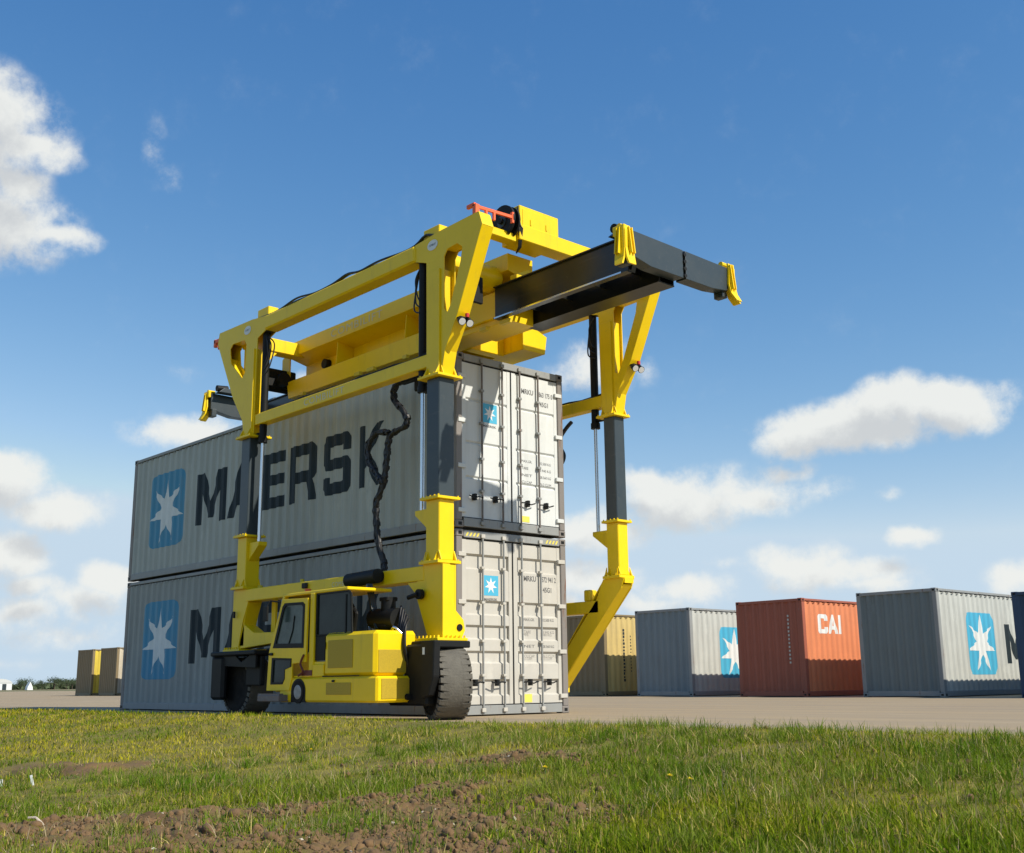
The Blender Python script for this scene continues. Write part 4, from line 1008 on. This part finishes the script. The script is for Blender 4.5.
def make_ground():
    rs = [.4]
    while rs[-1] < 4500:
        r = rs[-1]; rs.append(r+(.25 if r < 4.5 else r*.0045 if r < 12 else r*.02 if r < 40 else r*.08))
    yaw_c = math.atan2(FV.y, FV.x); an = []
    a = -PI
    while a < PI-1e-4:
        an.append(yaw_c+a); aa = abs(a+.0001)
        a += math.radians(.22) if aa < math.radians(27) else math.radians(1.2) if aa < math.radians(50) else math.radians(5)
    nr, na = len(rs), len(an)
    RR, AA = np.meshgrid(rs, an, indexing='ij'); r = RR.ravel(); x = CX+r*np.cos(AA.ravel()); y = CY+r*np.sin(AA.ravel()); z = gz(x, y)
    sm = np.where((r < 14) & (y < YE), soil_mask(x, y), 0.)
    z = z+np.where(r < 13, sm*(.05*fbm(x, y, 2.5, 4, 2, .6)+.034*np.abs(fbm(x, y, 11, 4, 5, .65))), 0)
    g = np.array([.20, .17, .02]); soil = np.array([.16, .092, .034])
    C = (g*(1-sm[:, None])+soil*sm[:, None])*np.clip(np.where(r < 20, .9+.4*fbm(x, y, 4, 3), 1.), .5, 1.5)[:, None]
    q = fbm(x, y, .004, 2); C = np.where((r > 160)[:, None], np.where((q > 0)[:, None], [.10, .12, .035], [.20, .17, .08]), C)
    co = np.concatenate([np.stack([x, y, z], 1), [[CX, CY, float(gz(CX, CY))]]]); cl = np.ones((nr*na+1, 4)); cl[:-1, :3] = C; cl[-1, :3] = soil
    fs = []
    A = np.arange(na); Bn = (A+1) % na
    for k in range(nr-1):
        fs.append(np.stack([k*na+A, (k+1)*na+A, (k+1)*na+Bn, k*na+Bn], 1))
    quads = np.concatenate(fs)
    me = bpy.data.meshes.new('ground')
    me.from_pydata(co.tolist(), [], quads.tolist()+[(nr*na, int(A[j]), int(Bn[j])) for j in range(na)])
    at = me.color_attributes.new('tint', 'FLOAT_COLOR', 'POINT'); at.data.foreach_set('color', cl.ravel())
    for p in me.polygons: p.use_smooth = True
    m = mat('soil_and_turf', (.1, .1, .05), rough=.95, attr='tint', var=.5, scale=6, var_col=(.12, .09, .045), bump=.5, bump_scale=35)
    tag(link('ground', me, m), kind='structure')
make_ground()
# tarmac apron with long concrete lanes
def tarmac():
    b = bmesh.new(); pts = []
    n = 260
    for i in range(n+1):
        x = -190+i*(330/n); pts.append((x, YE+.05+.10*float(fbm(x, 0, .8, 3))+.05*float(fbm(x, 3, 5, 2))))
    low = [b.verts.new((x, y, 0)) for x, y in pts]; hi = [b.verts.new((x, 62, 0)) for x, y in pts]
    for i in range(n): b.faces.new([low[i], low[i+1], hi[i+1], hi[i]])
    me = bpy.data.meshes.new('apron'); b.to_mesh(me); b.free()
    m = mat('worn_pinkish_tarmac', (.35, .262, .15), rough=.9, var=.5, scale=.35, var_col=(.28, .21, .125),
            streak=[(.04, 1.1, 1, .46, .66, .75, (.22, .18, .13)), (.3, .8, 1, .58, .7, .4, (.40, .33, .25)), (.02, 5, 1, .60, .70, .5, (.15, .12, .09)), (.5, .5, 1, .68, .72, .5, (.14, .115, .09)), (7, 7, 1, .55, .8, .4, (.20, .17, .145)), (60, 60, 1, .5, .7, .5, (.42, .36, .3))], bump=.3, bump_scale=60)
    tag(link('apron', me, m), kind='structure')
tarmac()

# ------------------------------------------------------------------ grass, weeds, stones
def blades(name, label, count, region, hfun, cols, w0, tilt=.5, seed=1, seg=2):
    """region(n)-> x,y,keep arrays; hfun(x,y) -> height"""
    r = np.random.default_rng(seed)
    x, y = region(count, r)
    n = len(x)
    z = gz(x, y)-.01
    h = hfun(x, y, r); ang = r.uniform(0, 2*PI, n); lean = np.abs(r.normal(0, tilt, n)); la = r.uniform(0, 2*PI, n)
    w = w0*(.6+.8*r.random(n))*np.sqrt(np.maximum(h, .02)/.1)*np.clip(np.hypot(x-CX, y-CY)/9.5, 1, 3.2)
    dx, dy = np.cos(ang)*w, np.sin(ang)*w; lx, ly = np.cos(la)*lean*h, np.sin(la)*lean*h
    hz = h*np.clip(1-.25*lean**2, .35, 1)
    V = np.zeros((n, 5, 3))
    V[:, 0] = np.stack([x-dx, y-dy, z], 1); V[:, 1] = np.stack([x+dx, y+dy, z], 1)
    V[:, 2] = np.stack([x+lx*.4+dx*.8, y+ly*.4+dy*.8, z+hz*.58], 1); V[:, 3] = np.stack([x+lx*.4-dx*.8, y+ly*.4-dy*.8, z+hz*.58], 1)
    V[:, 4] = np.stack([x+lx, y+ly, z+hz], 1)
    base = (np.arange(n)*5)[:, None]
    loops = np.concatenate([base+np.array([0, 1, 2, 3]), base+np.array([3, 2, 4])], 1).ravel()
    starts = np.empty(2*n, int); starts[0::2] = np.arange(n)*7; starts[1::2] = np.arange(n)*7+4
    me = bpy.data.meshes.new(name)
    me.vertices.add(n*5); me.vertices.foreach_set('co', V.ravel())
    me.loops.add(n*7); me.loops.foreach_set('vertex_index', loops)
    me.polygons.add(2*n); me.polygons.foreach_set('loop_start', starts); 
    me.update(calc_edges=True)
    C = cols(x, y, r); C = np.repeat(np.concatenate([C, np.ones((n, 1))], 1), 5, 0)
    at = me.color_attributes.new('tint', 'FLOAT_COLOR', 'POINT'); at.data.foreach_set('color', C.ravel())
    m = mat(name+'_blades', (.1, .15, .03), rough=.7, attr='tint', trans=.4, spec=.15)
    return tag(link(name, me, m), label, 'grass', kind='stuff')
yaw_c = math.atan2(FV.y, FV.x)
def polar(n, r, r0, r1, p, half=31):
    """samples within the wide wedge in front of the camera; density falls with distance"""
    u = r.random(n); rr = (r0**p+u*(r1**p-r0**p))**(1/p); a = yaw_c+np.radians(r.uniform(-half, half, n))
    return CX+rr*np.cos(a), CY+rr*np.sin(a)
def reg_lawn(n, r):
    x, y = polar(n, r, 4.8, 48, .42); k = (y < YE+.12*nz(x, y, 1.5, 5)) ; x, y = x[k], y[k]
    R = np.hypot(x-CX, y-CY); s = np.where(R < 13, soil_mask(x, y), 0.)
    k = r.random(len(x)) > s*1.05
    return x[k], y[k]
def h_lawn(x, y, r):
    R = np.hypot(x-CX, y-CY); d = YE-y; rx, fy = local(x, y)
    h = .026+.03*r.random(len(x))**1.5+.018*nz(x, y, 1.6, 1)+.0012*np.clip(R-9, 0, 14)
    t = nz(x, y, .7, 9)
    rough = np.clip((9.3-fy+.8*t)/1.5, 0, 1)                               # unmown margin nearer the camera
    h += rough*(.018+.06*np.clip(t+.15, 0, .7))*(r.random(len(x))**.8)
    h += .055*np.exp(-((d-.1)/.35)**2)*r.random(len(x))**2                   # fringe at the tarmac
    return np.clip(h, .012, .2)
def c_lawn(x, y, r):
    n = len(x); rx, fy = local(x, y); d = YE-y
    lush = np.array([.16, .24, .006]); yel = np.array([.47, .43, .012]); straw = np.array([.58, .46, .10]); dark = np.array([.07, .12, .004])
    t = nz(x, y, .7, 9); rough = np.clip((9.3-fy+.8*t)/1.5, 0, 1)
    band = .5+.5*np.sin(d*2.3+1.5*nz(x, y, .3, 2)+.4)                        # mown swaths parallel to the tarmac
    q0 = np.clip(.60*band+1.3*nz(x, y, .9, 4, 3)+.30+.6*nz(x, y, 3.4, 8), 0, 1)*(1-.65*rough)
    q0 *= np.where(d < .55, .35, 1.)
    C = lush*(1-q0[:, None])+yel*q0[:, None]
    q = r.random(n); ds = .10+.24*q0
    C = np.where((q < ds)[:, None], straw*(.5+.6*r.random((n, 1))), C); C = np.where((q > .80)[:, None], dark, C)
    return C*(.7+.6*r.random((n, 1)))
blades('mown_grass', 'green and yellowing mown grass strip between bare soil and tarmac', 520000, reg_lawn, h_lawn, c_lawn, .0036, 1.15, 2)
# long tufts near the camera
TUFTS = np.array([[8.9, -1.9], [8.6, -2.2], [9.1, -2.5], [8.4, -1.6], [9.3, -3.0], [8.2, -1.25], [8.0, -1.0], [10.2, -.6], [10.0, .1], [9.8, .7], [10.3, 1.2], [9.4, 1.3], [9.0, 1.6], [8.6, 1.1],
    [7.4, .75], [7.1, .9], [6.9, 1.1], [7.6, 1.0], [6.7, .85], [7.3, 1.5], [7.8, 1.9], [7.0, 2.0], [6.8, 2.5], [7.5, 2.8], [8.1, 2.5], [8.6, 3.2], [7.2, 3.1], [6.5, 1.5], [6.4, -.75], [6.6, -.95], [9.6, 2.4], [10.4, -4.2], [8.8, 2.2], [6.6, 2.9]])
def reg_tuft(n, r):
    cx, cy = polar(420, r, 5.0, 11.5, 1.3, 28)
    fx = np.array([FV.x, FV.y])/.9754; rx = np.array([RV.x, RV.y])
    P = np.array([CX, CY])+TUFTS[:, :1]*fx+TUFTS[:, 1:]*rx
    allc = np.concatenate([P]*5+[np.stack([cx, cy], 1)]); idx = r.integers(0, len(allc), n)
    s = np.where(idx < 5*len(P), .17, .05)
    x = allc[idx, 0]+r.normal(0, 1, n)*s; y = allc[idx, 1]+r.normal(0, 1, n)*s
    sm = soil_mask(x, y); k = (idx < 5*len(P)) | (r.random(n) > sm*.6)
    return x[k], y[k]
def c_tuft(x, y, r):
    n = len(x); lush = np.array([.11, .20, .008]); pale = np.array([.27, .31, .04]); straw = np.array([.54, .43, .17])
    t = np.clip(.5+.8*nz(x, y, .8, 14), 0, 1)[:, None]; C = lush*(1-t*.7)+pale*t*.7
    q = r.random(n); C = np.where((q < .12+.3*np.clip(nz(x, y, .9, 33), 0, 1))[:, None], straw, C); return C*(.65+.7*r.random((n, 1)))
blades('tall_grass', 'long uncut grass tufts standing round the patches of bare soil', 62000, reg_tuft, lambda x, y, r: .035+.10*r.random(len(x))**1.6, c_tuft, .0024, 1.0, 5)
def reg_weed(n, r):
    x, y = polar(n, r, 4.8, 11.5, 1.0, 27); s = soil_mask(x, y); c = nz(x, y, 2.0, 21, 3)
    k = (s > .05) & (c+.22*r.normal(0, 1, len(x)) > -.18); return x[k], y[k]
def c_weed(x, y, r):
    n = len(x); C = np.array([.17, .24, .055])*(.6+.8*r.random((n, 1))); q = r.random(n)
    return np.where((q < .34)[:, None], np.array([.42, .33, .19])*(.6+.7*r.random((n, 1))), C)
blades('low_weeds', 'small weeds and dead stalks creeping over the bare soil', 300000, reg_weed, lambda x, y, r: .008+.022*r.random(len(x))**2, c_weed, .0075, 1.8, 6)
def reg_straw(n, r):
    x, y = polar(n, r, 4.8, 12, 1.0, 27); c = nz(x, y, 1.1, 51); k = c+.2*r.normal(0, 1, n) > .12; return x[k], y[k]
blades('dry_straw', 'bleached dry straw stalks lying in the rough grass', 14000, reg_straw, lambda x, y, r: .03+.10*r.random(len(x))**1.5, lambda x, y, r: np.array([.55, .45, .27])*(.55+.6*r.random((len(x), 1))), .0022, 1.5, 8)

# clods and pale stones, each set one 'stuff' object
def clods(name, label, n, sz, m, seed, cut=.35, cat='stones', jit=.22, sub=1):
    """jittered icospheres scattered where the soil is bare"""
    r = np.random.default_rng(seed); b = bmesh.new(); bmesh.ops.create_icosphere(b, subdivisions=sub, radius=1)
    V0 = np.array([v.co[:] for v in b.verts]); F0 = np.array([[v.index for v in f.verts] for f in b.faces]); b.free()
    x, y = polar(n*6, r, 4.9, 9.9, 1.3, 29); k = (soil_mask(x, y) > cut) | (r.random(len(x)) < .02); x, y = x[k][:n], y[k][:n]; n = len(x)
    s = sz*(.4+1.2*r.random(n)**2.5); z = gz(x, y)+soil_mask(x, y)*.05*fbm(x, y, 2.5, 4, 2, .6)+s*.25
    q = r.normal(0, 1, (n, 4)); q /= np.linalg.norm(q, axis=1)[:, None]; w, i, j, k_ = q.T
    Rm = np.stack([1-2*(j*j+k_*k_), 2*(i*j-k_*w), 2*(i*k_+j*w), 2*(i*j+k_*w), 1-2*(i*i+k_*k_), 2*(j*k_-i*w), 2*(i*k_-j*w), 2*(j*k_+i*w), 1-2*(i*i+j*j)], 1).reshape(n, 3, 3)
    V = V0[None]*np.stack([np.ones(n), r.uniform(.5, .9, n), r.uniform(.4, .8, n)], 1)[:, None]+r.uniform(-jit, jit, (n, len(V0), 3))
    V = np.einsum('nij,nvj->nvi', Rm, V*s[:, None, None])+np.stack([x, y, z], 1)[:, None]
    F = (F0[None]+(np.arange(n)*len(V0))[:, None, None]).reshape(-1, 3)
    me = bpy.data.meshes.new(name); me.from_pydata(V.reshape(-1, 3).tolist(), [], F.tolist())
    if sub > 1: me.polygons.foreach_set('use_smooth', np.ones(len(me.polygons), bool))
    return tag(link(name, me, m), label, cat, kind='stuff')
clods('soil_clods', 'brown crumbly soil clods scattered over the bare ground', 15000, .017, mat('brown_clod', (.185, .108, .045), rough=.95, var=.6, scale=9, var_col=(.07, .045, .03), bump=.5), 4, cat='soil')
clods('soil_lumps', 'larger rounded earth lumps lying among the clods of bare soil', 1300, .029, bpy.data.materials['brown_clod'], 14, cut=.45, cat='soil', jit=.13, sub=2)
clods('small_stones', 'pale chalky stones scattered on the bare soil', 330, .012, mat('pale_stone', (.55, .48, .38), rough=.85, var=.5, scale=20, var_col=(.3, .25, .2)), 9)
# dandelions: the countable yellow flowers in the grass
def gpoint(px, py, z=None):
    d = FV+RV*((px-512)/F)-UV*((py-426.5)/F); o = Vector((CX, CY, CZ)); t = 3
    while t < 60:
        p = o+d*t
        if p.z <= float(gz(p.x, p.y))+.05: break
        t += .02
    return p
yf = mat('dandelion_petals', (.85, .68, .02), rough=.6, trans=.2); gst = mat('flower_stem', (.12, .2, .05), rough=.6)
for i, (px, py, lab) in enumerate(((545, 769, 'yellow dandelion on its own, leftmost of the three near the middle of the lawn'), (670, 778, 'yellow dandelion, left one of the close pair right of the middle'), (690, 781, 'yellow dandelion, right one of the close pair right of the middle'), (311, 751, 'small yellow dandelion in the lawn below the machine'))):
    p = gpoint(px, py); g = float(gz(p.x, p.y)); R_ = .024 if i < 3 else .017
    rt = empty('dandelion', (p.x, p.y, g), 0, lab, 'flower', 'dandelions in the lawn')
    hz_ = max(.06, p.z-g)
    b = MB(); b.tube([(0, 0, 0), (.004, .003, hz_*.5), (0, 0, hz_)], .0025, 5); b.make('stem', gst, rt)
    b = MB()
    for k in range(22):
        a = k*2.399; rr = R_*(.45+.55*(k/22)); tl = .012*(1-k/22)
        c = Vector((0, 0, hz_)); e = Vector((math.cos(a)*rr, math.sin(a)*rr, hz_+tl)); s = Vector((-math.sin(a), math.cos(a), 0))*.0045
        f0 = [c+s*.3, e+s, e*1.0+Vector((math.cos(a)*.003, math.sin(a)*.003, .001)), e-s, c-s*.3]
        A = [b.bm.verts.new(q) for q in f0]; b.bm.faces.new(A)
    b.make('petals', yf, rt)
# white marker pegs in the soil on the left
for (px, py, tl, lab, sz) in ((34, 775, .5, 'white plastic strip standing tilted in the soil at the left', .085), (2, 778, .1, 'white plastic strip cut by the left edge of the picture', .07), (36, 815, 1.2, 'pale bone-like stick lying bent on the soil below the white strip', .085)):
    p = gpoint(px, py+4); b = MB()
    if tl < 1:
        v = RV*(-tl*.7)+Vector((0, 0, 1)); b.beam((0, 0, -.02), v.normalized()*sz, .008, .018, up=RV)
    else:
        b.tube([(0, 0, .012), RV*.035+Vector((0, 0, -.02)), RV*.06+Vector((0, 0, -.055))], [.008, .010, .012], 7); b.tube([(0, 0, .014), RV*-.05+Vector((0, 0, .012))], .007, 6)
    o = b.make('plastic_strip' if tl < 1 else 'bent_stick', M['white'] if tl < 1 else mat('bleached_wood', (.5, .43, .35), rough=.8, var=.4, scale=20), None)
    o.location = (p.x, p.y, max(float(gz(p.x, p.y)), p.z-.06)+(.045 if tl > 1 else .0)); tag(o, lab, 'strip' if tl < 1 else 'stick')

# ------------------------------------------------------------------ far left: shed, tree line, field edge
def at_dist(px, dist):
    d = FV+RV*((px-512)/F)-UV*((690-426.5)/F); d.z = 0; d.normalize(); return Vector((CX+d.x*dist, CY+d.y*dist, 0)), d
p, d = at_dist(4, 400); side = Vector((d.y, -d.x, 0))
sh = empty('white_shed', (p.x, p.y, 0), math.atan2(side.y, side.x), 'low white shed with a curved roof on the horizon at the far left', 'shed')
b = MB(); b.box(-4.2, 2.2, 0, 6, 0, 2.2, .02); b.make('wall', M['white'], sh)
b = MB(); b.prism([(-4.4, 2.2), (-3.6, 2.9), (-2.4, 3.3), (-1, 3.5), (.4, 3.3), (1.6, 2.9), (2.4, 2.2)], 'y', -.1, 6.1); b.make('roof', mat('pale_roof', (.6, .61, .6), rough=.7), sh)
MB().box(-.6, .6, -.03, 0, 0, 1.9, .01).make('door', M['slate'], sh)
p, d = at_dist(30, 360)
sh = empty('white_tent', (p.x, p.y, 0), math.atan2(side.y, side.x)+.3, 'tiny pointed white tent on the horizon right of the white shed', 'tent')
MB().prism([(-.8, 0), (.8, 0), (.7, .8), (0, 2.3), (-.7, .8)], 'y', 0, 2).make('canopy', M['white'], sh)
leafm = mat('distant_foliage', (.06, .085, .04), rough=.9, attr='tint', trans=.2)
bark = mat('bark', (.09, .07, .05), rough=.9)
def tree(px, dist, h, w, label, seed):
    p, d = at_dist(px, dist); r = np.random.default_rng(seed)
    rt = empty('broadleaf_tree', (p.x, p.y, -.02), 0, label, 'tree', 'trees on the far horizon')
    b = MB(); b.tube([(0, 0, 0), (.1, 0, h*.3), (.05, .1, h*.7)], [h*.035, h*.028, h*.01], 7)
    for k in range(4): a = k*1.6; b.tube([(.05, 0, h*.3), (math.cos(a)*w*.3, math.sin(a)*w*.3, h*.6)], [h*.014, h*.006], 5)
    b.make('trunk', bark, rt)
    n = 1500; nc = 12
    cc = r.normal(0, 1, (nc, 3)); cc /= np.linalg.norm(cc, axis=1)[:, None]; cc *= (r.random((nc, 1))**.4)*np.array([w*.36, w*.36, h*.26]); cc[:, 2] += h*.60
    k = r.integers(0, nc, n); P = cc[k]+r.normal(0, 1, (n, 3))*np.array([w*.11, w*.11, h*.09]); P[:, 2] = np.maximum(P[:, 2], h*.15)
    s = h*.045; T = r.normal(0, 1, (n, 3, 3))*s*.55; V = P[:, None]+T
    me = bpy.data.meshes.new('crown'); me.from_pydata(V.reshape(-1, 3).tolist(), [], np.arange(n*3).reshape(-1, 3).tolist())
    C = np.array([.06, .085, .04])*(.7+.7*r.random((nc, 1)))[k]; C = np.repeat(np.concatenate([C, np.ones((n, 1))], 1), 3, 0)
    at = me.color_attributes.new('tint', 'FLOAT_COLOR', 'POINT'); at.data.foreach_set('color', C.ravel()); link('crown', me, leafm, rt)
for i, (px, h, w) in enumerate(((21, 3.5, 4.5), (25, 4.2, 5.5), (37, 2.6, 4), (42, 3.3, 4.5), (54, 4.4, 5.5), (60, 3.6, 5.0), (66, 3.9, 6.0), (72, 3.8, 6), (78, 3.5, 5.5))):
    tree(px, 420+(i % 3)*25, h*1.05, w*1.15, ['round dark tree just right of the white shed', 'tallest tree of the left clump beside the white shed', 'low bushy tree between the white tent and the tree clumps', 'small round tree in the gap of the tree line', 'tall tree crowning the middle of the tree line', 'tree behind the tall middle one in the tree line', 'broad tree just left of the distant yellow container', 'tree nearest the distant yellow container on its left', 'tree half hidden by the distant yellow container'][i], 40+i)
def hedge():
    r = np.random.default_rng(77); n = 26000
    x = r.uniform(-640, 60, n); y = 250+.10*x*0+r.normal(0, 2.5, n)+.0*x
    # hedge bank follows a line across the horizon
    t = r.uniform(-.62, .9, n); a = yaw_c+t
    dist = 480+35*np.sin(t*9)+r.normal(0, 3, n); x = CX+dist*np.cos(a); y = CY+dist*np.sin(a)
    hh = 1.7+.9*np.sin(t*60)+.7*np.sin(t*137+1); z = r.random(n)*np.clip(hh, .7, 4)
    V = np.stack([x, y, z], 1)[:, None]+r.normal(0, .8, (n, 3, 3))
    me = bpy.data.meshes.new('hedge'); me.from_pydata(V.reshape(-1, 3).tolist(), [], np.arange(n*3).reshape(-1, 3).tolist())
    C = np.array([.075, .10, .045])*(.7+.6*r.random((n, 1))); C = np.repeat(np.concatenate([C, np.ones((n, 1))], 1), 3, 0)
    at = me.color_attributes.new('tint', 'FLOAT_COLOR', 'POINT'); at.data.foreach_set('color', C.ravel())
    tag(link('hedgerow', me, leafm), 'low far-off hedgerow along the horizon', 'hedge', kind='stuff')
hedge()
